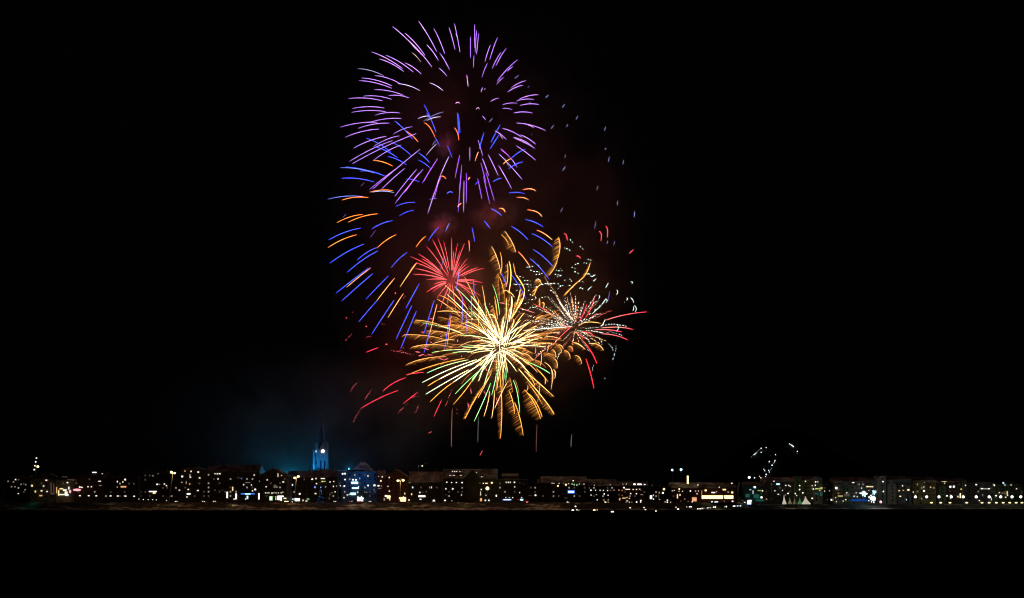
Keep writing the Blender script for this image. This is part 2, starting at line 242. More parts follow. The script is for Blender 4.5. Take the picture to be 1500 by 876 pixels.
# lit openings and painted glows read off the photo: x, y[, colour key, width px, height px]
LITS = """
12,705,d;17,713,d;22,713,d;23,702.5,w;20,706,d;31,709.5,d;38,710,d;37,717.5,d;27,723,w,2,1.5
65,702,w,3,2;68,703.5,w,3,2;47,711.5,y,3,3;64,712,w;61,719,w,3,2;69,720,w;52,720,y,2,3;77,723,D,6,3;75,714,D,2,14;79,715,D,1.5,13;83,718,o,1.5,9;60,726,o,4,2
86,722,y,2,8;90,716,y,5,2;95,718,w,5,3;97,722,w,4,4;99,707,w,3,2;101,715,c,2,4;103,720,k,3,4;91,724.5,w,8,2;98,725,c,5,3;90,698.5,D,8,2;103,703,D,10,2
117,713.5,w,3,2.5;120,714,w,3,2;129,713,w,2,2;134,713,w,2,2;135,692,W,6,2.2;148,694,w,2,2;146,705,w,4,1.5;147,711,d,4,1;112,708,D,3,3
172,705.5,w,1.5,3;180,706,w,2,2;183.5,702.5,W,2.5,2.5;172,713.5,d,2,2;181,713,o,8,2.5
231.5,694.5,d;224,697,d;230.5,709.5,W,2.5,2;241,709,w;244,711.5,w,2,2;224,720,W,11,1.6;226,722,y,4,3;234,709.5,d,1.5,1.5
271,690,o,2,2;280,690.5,w,2,2.5;290.5,691.5,w,3,2.5;267,698,W,3,2.5;279,699,w,3,2;292.5,700,w,3,2;266.5,706.5,o,2,1.5;273,707,d,1.5,4;278,709,o,2,2;263,718,w,2.5,1.5;276,717,w,2.5,2;290,718.5,w,3,2;276.5,723.5,W,5,2;274,728,w,2,2
315,694,w,2,1.5;318.5,694,w,2.5,2;322,694,w,3,2;319.5,701.5,w,2,2.5;372.5,696,w,2,2;350,700,D,6,1;354,701,b,1.2,2;357,710,w,2,2;368.5,710.5,w,1.5,2;363,707,d,7,.8;374,717,W,2.5,2.5;370,719,w,2,2;341,716,y,1.8,5.5;315,718,D,2.5,2;326,718,D,2,2;333,725,W,2,9;346,727,W,2,8;363,723.4,b,20,1.7;363,723.6,C,8,1.2;362.5,728.5,c,3,4.5;360,731,c,2,2;379.3,727,W,2,9;380,705,d,1.3,2;344,731,w,4,1.5
391.5,703,w,2,2;415,706,w,3.5,1.8;412.5,696.5,o,2,2;407.3,696,w,1,5;390,713,w,2,2;404,713.5,d,6,1.5;403,710.8,d,4,.8;389,722,w,1.6,1.6;391.5,722,w,1.2,1.6;394,722,w,1.5,1.5;398.5,722.3,w,2.3,2;401.5,722,w,1.5,1.5;404.5,722,w,1.5,1.5;408,722,w,1.5,1.5;412,722,w,2,1.5;414.5,721,w,1.3,1.5;397,730,g,4.5,6;397,730,W,3,4;403,728,w,4,1.5;404,731,w,2,3;408.5,729.3,W,4,6;412.5,727,W,6,2;412,731,W,2,5;417.5,730,w,4,2
428.5,710.3,c,2,3;424,729.6,c,3,2;439,723.5,W,2.5,2.5;435,732,W,8,4;429,731.2,c,2.5,2;428,735,c,2,2;457.5,702,W,2.5,2;463,701,w,1.8,2.5;419.5,734.5,Y,6,1.4;444,733,w,1.5,3;449,734,w,3,2.5;451,731,g,4,1.2
473,701,w,6,1.6;474,705.2,l,6,1.8;472,705.4,y,2,1.8;461.5,713.8,b,3,3;461.2,713.5,c,1.2,1.2;463.8,708.5,w,2.2,2;462.3,723,w,3,2;477,713,d,2,2.6;476.5,721,D,1.5,3;477,729,D,2.5,2.5;483.5,706,w,1.8,2;489,705.3,w,1.6,1.8;488.5,712.5,w,1.6,2.4;493,712,d,1.4,3;498.5,712,w,1.6,2.8;491,720.5,w,2,1.6;486.5,721.8,d,1.5,1.5;483.5,724,D,2,4;482.5,730,D,2,4
502,694,W,2.5,2.2;505.5,693.8,W,2,2.5;505.5,702.5,W,2,2;504.5,712,W,2.4,2;517.2,702.8,W,2.3,2.2;521.5,703,W,2.3,2.2;519.7,707.2,C,9.5,3.6;520.6,715,C,9.5,2.2;525.2,712.8,c,1.6,2;517.4,723.4,C,7.5,3.8;509,725,w,3,1.5;512,724,w,1.5,1.5;524,721,w,2,2;527.8,731.5,W,8,5;524.5,728,W,1.3,2;529.5,728,W,1.5,2;532,730,W,1.2,2;539,697.2,w,2.2,2;539.2,711.2,W,2.2,2.2;534.5,721,d,1.5,1.5;537.2,721,d,1.5,1.5;496,729,d,1.5,2;504,729,w,2,1.8;548.6,711,W,3,2.6;554.5,711.5,W,3,2;548,717.5,d,2.5,1
554.6,697.8,o,1.6,1.6;560,698,w,1.8,3.6;558,704.5,y,2.4,3;558.8,712,d,1.6,2;556,715.7,d,5,.7;565,726.5,W,3,2.6;569.3,728,Y,5,4;563,731.5,d,2.4,4;571,731,y,1.4,4;570.3,699.5,w,2,2.2;568.4,712.4,w,1.6,1.6;570.4,719.4,w,2.4,1.7
586,729.5,Y,3,3;590,731.5,Y,9,6;591,728.3,Y,2,2;599,732.5,w,3,2.4;600,706.6,d,3,2.6;593,723,y,1.6,3;603,724,y,2,3;604.5,714,c,2.2,3;615,721.4,w,2.2,2.2;619.3,721,D,2,1.2;618,727,W,10,2.6;616,731.4,c,3.6,1.8;629.3,714,d,1,3.5;632,714,w,1.2,3.5;635.5,733,W,3.6,1.8;613,682.7,d,1.4,1.4;618.6,682.6,w,2,2.4
662,690.4,w,2,2;665.3,690.6,w,2,2.2;668.4,690.6,w,2,2.2;673,690.8,w,2,1.6;676.5,691,d,1.5,1.5;679,691.5,d,1,1;659,696.6,w,2,1.8;662,697,w,1,1.4;665,696.6,w,2.2,2;675,696.4,y,3.8,1.6;681,697.4,d,1.5,1.5;654.5,706.4,w,2.6,1.8;661.6,706.8,w,2,1.6;668.6,706.8,w,2.4,1.6;677,707,W,2.2,1.8;682,707,W,2.4,1.8;697.5,692,w,1.4,2;698,698.4,w,2,1.8;702,698.8,d,2,1.2;705.5,698.6,w,2.2,1.8;708.6,699,d,1.6,1.5;702.4,707.8,w,2,1.8;708,708,y,2,1.8;712.6,708,y,4,1.7;720.4,707.2,Y,3,2.4;653.2,716,w,2.2,2;663.2,716,W,2.2,2;688,716.6,W,2.4,2;695,717,w,2,1.4;705,717,w,2,2;653,724.6,D,2.5,1.5;676,725,w,1.6,1.8;687.4,725.2,w,1.8,1.6;695.4,725.2,w,1.8,1.2;704,725,w,2,1.4;704,722,w,.8,4;711.8,725.4,w,2.2,1;727,726.2,W,1.6,3.4;652,733,W,2.2,2;662,733.6,d,1.8,2;711,733,W,2,2;716,733,W,2.2,2;704.6,732,o,3.6,4.4;699,728,D,6,.8
741.4,706.5,w,1.2,2.4;744.6,706.6,w,2,2.4;747.4,706.5,w,1.6,2.4;753.6,706.5,w,2.6,2.6;761.5,707,D,1,2.8;767,709,D,1,2.4;754,713.2,w,1.8,1.8;761.2,721.6,c,1.4,2;741,729,c,1.6,1.4;746,729,c,1.4,1.4;751,729,w,1.8,1.4;742.8,732,b,13,2.2;742.8,732,W,10,1.2;760,732,r,2.6,2.8;764.2,732,C,4,2.2;764.2,729,w,1.4,1.8;772,738,k,1.8,1.8
784.4,725.5,W,2.6,2.2;788.3,706,D,.8,8;776,726,D,6,.8
808.6,708,w,1.6,1.4;811.4,707.8,w,1.6,1.8;817.2,711.8,Y,2.6,2.2;829,710,Y,2.8,2.8;819,708,w,1.4,1.4;825,708.3,d,1.6,1.2;833,708.5,w,1.4,1.2;840,704.4,W,2.2,2;838,709,g,2,1.6;841,710,g,1.5,2.5;845,710.5,g,1.8,2;848.6,709,w,1.4,1.4;855.4,709.2,w,1.2,1.8;852.5,709.5,D,1.5,1.5;836.6,720.5,b,10,4.4;836.6,720.4,W,8,2.6;831,737,w,2,1.8;833,736.4,c,2.5,.8;829,729.5,D,5,1;844,724,D,1,2
865.6,718,W,1.8,1.6;872.4,718,w,1.4,1.4;879,718.2,w,1.6,1.6;883.8,718.2,w,1.6,1.6;890,718.4,w,2,1.4;894.6,718.2,d,1.5,1.2;899.4,718,d,2.5,1.6;865.8,725.2,w,1.8,1.6;873.6,724.6,d,2.4,1.6;885,723.6,W,1.8,1.4;890.6,725.4,w,2.8,1.2;870.8,711,w,1.4,1.6;894,710.2,w,1.4,1.6;874.8,732.2,w,1.8,1.6;890.6,732.2,w,1.6,1.6;884.6,732.4,o,2.6,1;886,735,y,1.4,2.4;887.4,737.4,W,1.8,1.4;891,737.6,y,3,1
906.4,718,o,2.4,1.2;911.2,718.4,o,1.4,1.4;913,709.4,w,1.4,1.6;918,709.2,w,1.8,2;929.7,709.6,W,3.8,3.2;937,709.7,W,6.2,3;944.6,710,W,2.8,2.2;914,714.3,W,2.2,2.2;919.4,716.8,w,7,1.2;927.5,717,w,2.2,1.4;932.4,717,w,2,1.6;937,716.6,w,2,1.2;906.6,724.6,D,3.5,2;911.3,725.6,o,1,1;923.8,723,W,1.6,1.6;932.2,723.2,W,1.6,1.6;908,730,o,3.5,.8;914,729.6,y,5,1;918.5,728.6,y,2,1.3;922,730,y,2.2,1;907.6,732.2,w,1.5,1.5;918.7,733.6,w,2.2,2.2;921.8,735.8,w,1.6,1.5;917,737,d,3,.8;925.5,736.4,d,1.5,1.5;932.6,736.4,W,2,2.2;938.6,733.2,W,1.8,1.8;938.4,737,W,1.8,1.8;940,724.5,d,4,1;939.5,718.5,D,3,1
953.6,728.4,W,3.8,4.8;957,725.4,w,1.4,2;957.2,731,c,1.6,2.6;972.6,716.6,Y,3.4,3;965.4,721.6,y,1.6,2;971,722,W,3,2.4;966,731.8,o,3,.8;965,726,D,1.2,12;977.4,733,w,2.6,2.8;974.6,735.2,w,2,2;977.5,737.4,W,1.8,1.6;982.3,735.6,w,1.4,1.2;944.6,700,D,.1,.1
985,719,w,2,1;987.6,718.4,w,1.4,1.2;995,716.3,Y,2.2,2.2;994.6,719.6,w,1.4,1.2;999.8,719.6,w,1.4,1.2;992.3,727,y,1.8,6;996,725,w,1.6,3.4;1011.2,719.2,W,2,1.4;1019,719.4,w,1.2,1.4;1023,719.2,w,1.2,1.4;1021,723.4,w,2.6,1;1024,710.4,W,2,2;1033.6,718.4,Y,3.4,2.6;1044.8,721.5,W,5,1.6;1049.6,720.3,w,1.2,1.2;1053.7,714.2,w,1.8,3;1061,717.2,Y,4.6,2;1072.5,721.4,Y,3.2,2.8;1075.4,707.8,W,2.4,2;1017,731.5,o,6.5,5.6;1017,731.5,l,3.5,3;1051,728.2,Y,46,4.6;1028,722,o,.6,7;997,734,o,1,1;1003,731,w,1,1;1008,734.5,o,1.2,1;1014,737.2,W,1.8,1.8;1042.8,735,C,2,1.5;1049.4,735.2,c,4.4,2;1047,737,c,1,2;1060.6,734,w,.8,3;1073,734.4,W,2.4,2
1097.4,699.4,W,4.2,2.8;1105.2,699.6,c,2,2;1116,700,y,4,1.2;1105.6,713.4,C,3.6,3.8;1112.2,718.6,l,5,1.4;1116.8,719,W,1.8,1.6;1115.4,728.6,W,3.2,3;1098.6,733.4,W,4.4,2.4;1091,736,w,3.4,1.6;1097.6,738.2,C,4.6,4.6;1088,733,d,1.4,1.4;1103,721,c,1,5;1099,717.4,c,3,1;1108,727,t,8,6;1095,726,t,6,5;1113,733,t,12,3
1133.6,705,W,2.4,1.8;1139.6,709.2,C,4.4,2;1151,711,w,2.2,1.6;1155.4,711,w,2.2,1.6;1157.4,712.6,w,1.6,1.4;1146.2,718.4,w,1.6,1.6;1154.2,722.8,W,1.8,1.8;1164.2,723,W,1.8,1.8;1135,719,w,2.8,1;1140,724,w,3,1.2;1149,716,D,3,1;1124,725,y,1.2,1.2;1123,731,o,3,1.6
1170.5,711.4,W,2,1.6;1170.4,717.2,W,2,1.8;1179.8,705,w,1.8,1.6;1166.3,726,w,1.4,1.6;1176,722,W,1.6,1.6;1194,706,W,1.8,1.5;1197,706,w,1.6,1.4;1189.5,711.4,w,1.6,1.2;1193.6,710.8,W,1.6,1.4;1198,716,l,10,2;1195,716,y,4,1;1203,714.8,y,4,1;1190.5,716.4,W,1.6,1.6;1200,718.4,w,1.4,1.4;1189.6,730,W,1.8,1.6;1201,724,t,7,5;1195,723,t,5,3
1207.8,719.4,w,1.4,1.4;1217.6,732.2,W,3,2.6;1215,719,w,1.2,1;1212,732,D,2,2
1225,715,W,3.6,3.6;1250,706.4,W,3,2.4;1262,715,c,1.8,1.6;1273.6,713,y,10,1.4;1271,712.6,w,3,1;1278,713,w,2.5,1.4;1239.4,721.8,w,2,1.8;1228,722.6,o,1.6,1.2;1231,726.6,y,7,1;1224,729,y,1.4,1.4;1238,732,w,2.4,1.4;1235,734,w,1.4,1.4;1254,722,w,1.4,1.4;1251,727,c,1.6,2;1255.6,727.6,c,1.6,1.6;1272.6,719,w,2,1.6;1258,732.8,B,24,3.2;1240,725,D,8,4;1228,718,D,4,2;1225,735,w,1.4,1.4
1292.3,705.6,W,1.8,1.8;1293,720,W,1.8,2;1322,711.6,w,1.8,2.4;1317.2,719,y,2.4,2.6;1323,718.4,o,2.4,1.8;1330.6,717.6,Y,3.4,2.2;1318.6,727,y,3.6,1.8;1328,732,c,2.2,2;1304,705,D,2,2;1331,714.5,D,1.5,1
1354,706.8,d,1.6,1.6;1353,713.4,w,1.8,1.4;1353.4,719.2,W,2.4,2.2;1360,720,y,3.4,2;1363,713.8,y,2,1.6;1336.6,721,w,1.8,1.8;1369.6,721,D,1.6,1.6;1324,725.6,D,3,1.6
1383,705.4,y,7,1;1382.6,708,w,1,2.4;1392,713,W,3,3;1397.2,713,W,3.2,3.2;1413,711,w,2,1.8;1407.8,716.6,y,2.2,1.8;1391.6,719.6,r,1,1;1401.6,719.4,w,1.2,1.2;1406.5,726,Y,1.6,7;1403,727.5,y,1.6,3;1387,726.4,W,2,2;1397,706.6,D,1.6,1
1430,710,W,2.6,1.6;1443,715.8,w,13,1.3;1438,715.8,W,2,1.5;1448.5,716,W,2,1.5;1434.4,733.2,w,2,2;1455,709.7,w,1.2,1.2;1452,731,c,.8,4
1456.6,711,W,1.8,2;1470.4,708,C,2.6,3.2;1472,710.5,c,1,3;1481,710.4,w,1.6,1.6;1489,716,w,1.8,1.8;1463.6,721.2,y,1.8,2.6;1475.2,722,y,1.4,5;1459,726.2,W,2.4,1.8;1475.8,725.6,w,1.6,2;1473,728.3,w,2,2;1496.4,722,D,1.2,4;1470,722,D,8,4
"""
lits = []
for chunk in LITS.replace('\n', ';').split(';'):
    c = chunk.strip().split(',')
    if len(c) < 2: continue
    lits.append([float(c[0]), float(c[1]), c[2] if len(c) > 2 else 'w', float(c[3]) if len(c) > 3 else 2.2, float(c[4]) if len(c) > 4 else 2.0])
used = [False] * len(lits)

def building(x0, x1, ye, yr, D, style, wall, roofm, label, cat='building', depth=14, chim=(), towers=(), balc=False, take=True, darkwin=True, extra=None):
    zs = STREET if x0 < 1100 else STREET * .8
    W = (x1 - x0) / F * D; he = Z_(ye, D) - zs; hr = Z_(yr, D) - zs
    root = empty({'side': 'town_building', 'front': 'gabled_house', 'hip': 'hipped_house', 'flat': 'flat_roofed_building'}[style], (X_((x0 + x1) / 2, D), D, zs), label, cat)
    hw = W / 2
    bm = bmesh.new()
    if style == 'side':
        prism_x(bm, [(0, 0), (depth, 0), (depth, he), (depth/2, hr - .3), (0, he)], -hw + .05, hw - .05)
    elif style == 'front':
        prism_y(bm, [(-hw + .05, 0), (hw - .05, 0), (hw - .05, he), (0, hr - .3), (-hw + .05, he)], 0, depth)
    else:
        bx(bm, -hw + .05, hw - .05, 0, depth, 0, he)
    # plinth, cornice and pilaster strips standing proud of the wall
    bx(bm, -hw, hw, -.12, .3, 0.0, .9)
    if he > 6: bx(bm, -hw, hw, -.1, .25, 3.7, 3.95)
    mesh_obj('wall', bm, WALLS[wall] if isinstance(wall, str) else wall, root)
    bm = bmesh.new(); t = .4; o = .5
    if style == 'side':
        s = (hr - he) / (depth / 2)
        prism_x(bm, [(-o, he - o*s), (depth/2, hr), (depth + o, he - o*s), (depth + o, he - o*s + t), (depth/2, hr + t), (-o, he - o*s + t)], -hw - .02 if chim else -hw, hw)
    elif style == 'front':
        s = (hr - he) / hw
        prism_y(bm, [(-hw - o, he - o*s), (0, hr), (hw + o, he - o*s), (hw + o, he - o*s + t), (0, hr + t), (-hw - o, he - o*s + t)], -o, depth + o)
    elif style == 'hip':
        a = [bm.verts.new(p) for p in ((-hw-o, -o, he+.02), (hw+o, -o, he+.02), (hw+o, depth+o, he+.02), (-hw-o, depth+o, he+.02))]
        r = min(hw * .75, depth * .6)
        k = [bm.verts.new(p) for p in ((-hw + r, depth*.4, hr), (hw - r, depth*.4, hr), (hw - r, depth*.6, hr), (-hw + r, depth*.6, hr))]
        bm.faces.new(a[::-1]); bm.faces.new(k)
        for i in range(4): bm.faces.new((a[i], a[(i+1) % 4], k[(i+1) % 4], k[i]))
    else:
        bx(bm, -hw - .2, hw + .2, -.25, depth + .2, he + .01, he + .5)
        if hr > he + 1: bx(bm, -hw * .55, hw * .4, 3, depth - 3, he + .51, hr)
    roof = mesh_obj('roof', bm, roofm, root)
    for cxp in chim:
        bm = bmesh.new(); cx = X_(cxp, D) - X_((x0 + x1)/2, D); hh = hr + 1.6 + (cxp * 7 % 5) * .25
        bx(bm, cx - .5, cx + .5, depth/2 - .5, depth/2 + .5, hr - 1.2, hh); bx(bm, cx - .62, cx + .62, depth/2 - .62, depth/2 + .62, hh, hh + .2)
        mesh_obj('chimney', bm, WALLS['dark'], roof)
    occupied = []
    for (tx0, tx1, ty, tm) in towers:
        bm = bmesh.new(); a = X_(tx0, D) - X_((x0+x1)/2, D); b = X_(tx1, D) - X_((x0+x1)/2, D); tz = Z_(ty, D) - zs; n = 10
        # rounded top, projecting stair tower
        pts = [(a, 0), (b, 0)] + [((a+b)/2 + (b-a)/2*math.cos(math.pi*q/n), tz - (b-a)*.3 + (b-a)*.3*math.sin(math.pi*q/n)) for q in range(n + 1)]
        prism_y(bm, pts, -1.6, 3.0)
        tw = mesh_obj('stair_tower', bm, WALLS[tm], root)
        m_ = (a + b) / 2; z = 3.0; bm = bmesh.new()
        while z < tz - 3:
            box_part('window', GLASS, tw, (m_, -1.62, z + .8), (1.0, .12, 1.5)); z += 3.1
        bm.free()
        occupied.append((a - .6, b + .6, 0, 99))
    # lit openings, and glows painted as panes
    if take:
        for i, (x, y, k, pw, phh) in enumerate(lits):
            if used[i] or not (x0 <= x < x1) or y < yr - 9: continue
            used[i] = True
            lx = X_(x, D) - X_((x0 + x1)/2, D); lz = Z_(y, D) - zs; sw = pw / F * D * (.76 if pw < 4 else 1); sh = phh / F * D * (.78 if phh < 4 else 1)
            name = 'window'
            if y > 727 and pw > 3.5: name = 'shop_window_or_glow'
            elif k in 'bkC' and pw > 5 or k == 'W' and pw > 7: name = 'lit_sign'
            if lz > he - .3 and style != 'front':    # dormer in the roof
                dz = lz
                yfront = max(0.0, (dz - sh/2 - he) / max(.1, (hr - he)) * depth / 2) if style == 'side' else 1.0
                bm = bmesh.new(); bx(bm, lx - sw/2 - .35, lx + sw/2 + .35, yfront, min(yfront + 5, depth - 1), dz - sh/2 - .8, dz + sh/2 + .4)
                d = mesh_obj('dormer', bm, WALLS[wall] if isinstance(wall, str) else wall, root)
                box_part('window', litmat(k), d, (lx, yfront - .05, dz), (sw, .12, sh))
            else:
                inside = any(a < lx < b for a, b, _, _ in occupied[:len(towers)])
                yy = -1.72 if inside else (-.16 - .012 * len(occupied) % .2)
                prj = .16 + (.1 if k in 'WCY' and pw < 6 and False else 0)
                box_part(name, litmat(k), root, (lx, yy, max(lz, sh/2 + .05)), (sw, prj, sh))
                occupied.append((lx - sw/2 - .5, lx + sw/2 + .5, lz - sh/2 - .4, lz + sh/2 + .4))
    # dark windows on the storey grid
    if darkwin:
        z = 5.0; rw = random.Random(int(x0) * 7)
        step = 3.3 + rw.random() * .8; cnt = 0
        while z < he - .8:
            x = -hw + 1.8
            while x < hw - 1.2 and cnt < 60:
                if not any(a < x + .6 and x - .6 < b and c < z + .8 and z - .8 < d for a, b, c, d in occupied):
                    q_ = rw.random(); box_part('window', GLASS if q_ > .24 else litmat('D' if q_ > .09 else 'd'), root, (x, -.03, z), (1.0, .14, 1.2)); cnt += 1
                x += step
            z += 3.15
    # door
    bm = bmesh.new(); dx = (-.3 + .6 * ((x0 * 13) % 7) / 7) * W; bx(bm, dx - .6, dx + .6, -.2, -.05, 0, 2.2)
    mesh_obj('door', bm, mat('door_wood', (.12, .07, .04), .6), root)
    if balc:
        z = 4.4; k = 0
        while z < he - 2.5:
            for bxx in balc:
                cx = X_(bxx, D) - X_((x0+x1)/2, D)
                bm = bmesh.new(); bx(bm, cx - 1.9, cx + 1.9, -1.5, .04, z, z + .18); bx(bm, cx - 1.9, cx + 1.9, -1.5, -1.42, z + .18, z + 1.15)
                bx(bm, cx - 1.9, cx - 1.82, -1.42, .04, z + .18, z + 1.15); bx(bm, cx + 1.82, cx + 1.9, -1.42, .04, z + .18, z + 1.15)
                mesh_obj('balcony', bm, WALLS['grey'], root); k += 1
            z += 3.15
    if extra: extra(root, D, zs, (x0 + x1) / 2)
    return root

def front_gable(cxp, w, ye, yr):
    def f(root, D, zs, mid):
        c = X_(cxp, D) - X_(mid, D); hw = w / 2 / F * D; he = Z_(ye, D) - zs; hr = Z_(yr, D) - zs
        bm = bmesh.new(); prism_y(bm, [(c-hw, 4), (c+hw, 4), (c+hw, he), (c, hr), (c-hw, he)], -.9, 7)
        g = mesh_obj('front_gable', bm, WALLS['dark'], root)
        bm = bmesh.new(); prism_y(bm, [(c-hw-.4, he-.2), (c, hr+.02), (c+hw+.4, he-.2), (c+hw+.4, he+.2), (c, hr+.45), (c-hw-.4, he+.2)], -1.3, 7.1)
        mesh_obj('gable_roof', bm, ROOFTHIN, g)
    return f
BUILDINGS = [
 (8, 44, 701, 697, 760, 'side', 'dark', ROOFDARK, 'low dark house nearest the left edge, pricked by dim windows', dict(chim=(20,))),
 (44, 82, 702, 692, 750, 'hip', 'cream', ROOFTHIN, 'broad pale building with snowy hipped roof under the vertical chain of mast lights', dict()),
 (82, 104, 704, 698, 745, 'side', 'cream', ROOFTHIN, 'narrow building with glaring white shopfront just left of the pink sign', dict(chim=(90,))),
 (104, 152, 697, 690, 752, 'side', 'dark', ROOFDARK, 'dark block beside the pink sign with one bright light on its roof', dict(chim=(128,))),
 (152, 203, 700, 696, 755, 'side', 'dark', ROOFDARK, 'almost unlit long block with a dim red sign and four white windows', dict(chim=(170, 190))),
 (203, 261, 695, 690, 760, 'side', 'dark', ROOFDARK, 'dark house behind the leaning street lamp with a wide lit canopy', dict(chim=(215, 240))),
 (261, 302, 689, 683.5, 748, 'hip', 'dark', ROOFTHIN, 'tall house with hipped roof and three storeys of scattered windows, right of leaning lamp', dict()),
 (302, 380, 691, 681, 742, 'side', 'dark', ROOFTHIN, 'long dark block with many chimneys, glowing white pillars and a blue shop sign', dict(chim=(314, 326, 345, 368, 376), depth=16)),
 (380, 420, 697, 686, 738, 'front', 'dark', ROOFTHIN, 'gable fronted house with a string of lights above bright shopfronts', dict(depth=18)),
 (420, 465, 699, 690, 756, 'side', 'dark', ROOFTHIN, 'low building behind the middle twin lamp with a bright white shopfront', dict(chim=(451,))),
 (465, 494, 698, 688.5, 750, 'side', 'dark', ROOFTHIN, 'snow roofed building in front of the church tower foot with a lime lit window', dict(chim=(486,))),
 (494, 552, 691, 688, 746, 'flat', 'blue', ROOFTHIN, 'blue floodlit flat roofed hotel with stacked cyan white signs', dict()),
 (552, 563, 697, 689, 742, 'side', 'red', ROOFTHIN, 'narrow reddish house beside the blue hotel', dict()),
 (563, 598, 699, 688, 740, 'front', 'red', ROOFTHIN, 'gabled house behind the right twin lamp with a glowing yellow shopfront', dict(depth=18)),
 (598, 648, 706, 691, 742, 'side', 'dark', ROOFSNOW, 'low wide house with a big snowy roof and a white sign', dict(chim=(619, 637), depth=18)),
 (648, 729, 701, 687, 754, 'side', 'dark', ROOFTHIN, 'large apartment house with three rows of lit dormers and a round yellow clock lamp', dict(chim=(672,), depth=18, extra=front_gable(692, 22, 700, 688.5))),
 (729, 774, 703, 700.5, 748, 'flat', 'dark', ROOFSNOW, 'flat roofed block with a blue shop sign and a red light', dict()),
 (774, 792, 708, 705, 752, 'flat', 'dark', ROOFTHIN, 'small dark low block with a single white light', dict()),
 (792, 860, 707, 698, 752, 'side', 'dark', ROOFTHIN, 'dark building with glowing blue white sign and small lights under its eave', dict(depth=18, chim=(828,))),
 (860, 905, 712, 702, 758, 'side', 'dark', ROOFTHIN, 'building with two even rows of small windows right of the blue white sign', dict(depth=18)),
 (905, 950, 712, 706, 758, 'side', 'red', ROOFTHIN, 'building with a glaring strip of skylights on top and warm fairy lights below', dict()),
 (950, 983, 713, 708, 762, 'flat', 'dark', ROOFTHIN, 'low block with one big round white lamp on its wall', dict()),
 (983, 1079, 715, 707, 764, 'side', 'red', ROOFSNOW, 'wide snow roofed restaurant with a long glowing yellow window band', dict(depth=20)),
 (1086, 1120, 712, 706, 850, 'side', 'grey', ROOFTHIN, 'low building below the ski slope with teal lights and a blue white box', dict(depth=16)),
 (1120, 1164, 705, 699, 880, 'side', 'grey', ROOFSNOW, 'long dim apartment block directly behind the white tents', dict(depth=16, balc=(1126, 1146))),
 (1164, 1205, 703, 698, 878, 'side', 'yellow', ROOFSNOW, 'yellowish apartment house with two tall stair towers', dict(depth=16, towers=((1164, 1173, 698, 'green'), (1191, 1200, 698, 'cream')), balc=(1184,))),
 (1205, 1222, 709, 705, 885, 'side', 'dark', ROOFTHIN, 'small dark house wedged between two pale apartment blocks', dict()),
 (1222, 1286, 706, 699.5, 880, 'side', 'cream', ROOFSNOW, 'apartment block behind the glaring blue floodlight', dict(depth=16, balc=(1232, 1247, 1273), towers=((1236, 1245, 712, 'green'),))),
 (1286, 1335, 703, 697, 876, 'side', 'grey', ROOFSNOW, 'apartment block whose rounded pale stair tower rises by the white floodlight', dict(depth=16, towers=((1286, 1297, 697.5, 'cream'), (1300, 1312, 708, 'cream')), balc=(1320,))),
 (1335, 1371, 704, 698.5, 880, 'side', 'yellow', ROOFSNOW, 'apartment block with mustard coloured panels', dict(depth=16, towers=((1336, 1341, 703, 'yellow'),), balc=(1358,))),
 (1371, 1417, 705, 700.5, 880, 'side', 'dark', ROOFSNOW, 'apartment block with a dark green bay and two glaring windows', dict(depth=16, towers=((1375, 1385, 711, 'green'), (1409, 1415, 704, 'grey')), balc=(1400,))),
 (1417, 1456, 707, 703, 884, 'side', 'grey', ROOFTHIN, 'apartment block with a long strip of light on its middle storey', dict(depth=16, balc=(1428, 1443))),
 (1456, 1498, 709, 704, 884, 'hip', 'green', ROOFTHIN, 'apartment block nearest the right edge with a hipped roof', dict(balc=(1466, 1480))),
]
# lights that do not sit on a facade are built separately below, so take them out first
def drop(x, y):
    for i, l in enumerate(lits):
        if abs(l[0] - x) < .4 and abs(l[1] - y) < .4: used[i] = True
for p in ((714, 715.5), (613, 682.7), (618.6, 682.6), (1097.6, 738.2), (470.4, 0), (944.6, 700), (1097.4, 699.4), (1105.2, 699.6), (1116, 700)): drop(*p)
for b in BUILDINGS: building(*b[:9], **b[9])
# houses of the second row whose roofs show above the front row
for (x0, x1, ye, yr, D, st, wl, rf, lb, kw) in [
 (516, 544, 689, 677, 800, 'hip', 'grey', ROOFTHIN, 'steep pyramid roof rising behind the blue hotel', {}),
 (735, 760, 698, 694, 840, 'side', 'dark', ROOFDARK, 'dark house behind the flat block with the red light', dict(chim=(748,)))]:
    building(x0, x1, ye, yr, D, st, wl, rf, lb, take=False, darkwin=False, **kw)

# ------------------------------------------------------------------ cathedral
CD = 778.0
zs = 8.0
ch = empty('church', (X_(471, CD), CD, zs), 'brick church with blue lit clock tower and tall dark spire', 'church')
rot = R(24); ca, sa = math.cos(rot), math.sin(rot)
from mathutils import Matrix
TM = Matrix.Rotation(rot, 4, 'Z')
S = 3.9
zt = Z_(659, CD) - zs
bm = bmesh.new()
bx(bm, -S, S, -S, S, 0, zt, TM)
for sx in (-1, 1):
    for sy in (-1, 1):
        bx(bm, sx*S - .6, sx*S + .6, sy*S - .6, sy*S + .6, 0, zt * .72, TM)
        bx(bm, sx*S - .4, sx*S + .4, sy*S - .4, sy*S + .4, zt * .72, zt + .5, TM)
for h in (zt * .42, zt * .8, zt - .2): bx(bm, -S - .25, S + .25, -S - .25, S + .25, h, h + .45, TM)
tower = mesh_obj('tower', bm, BRICK, ch)
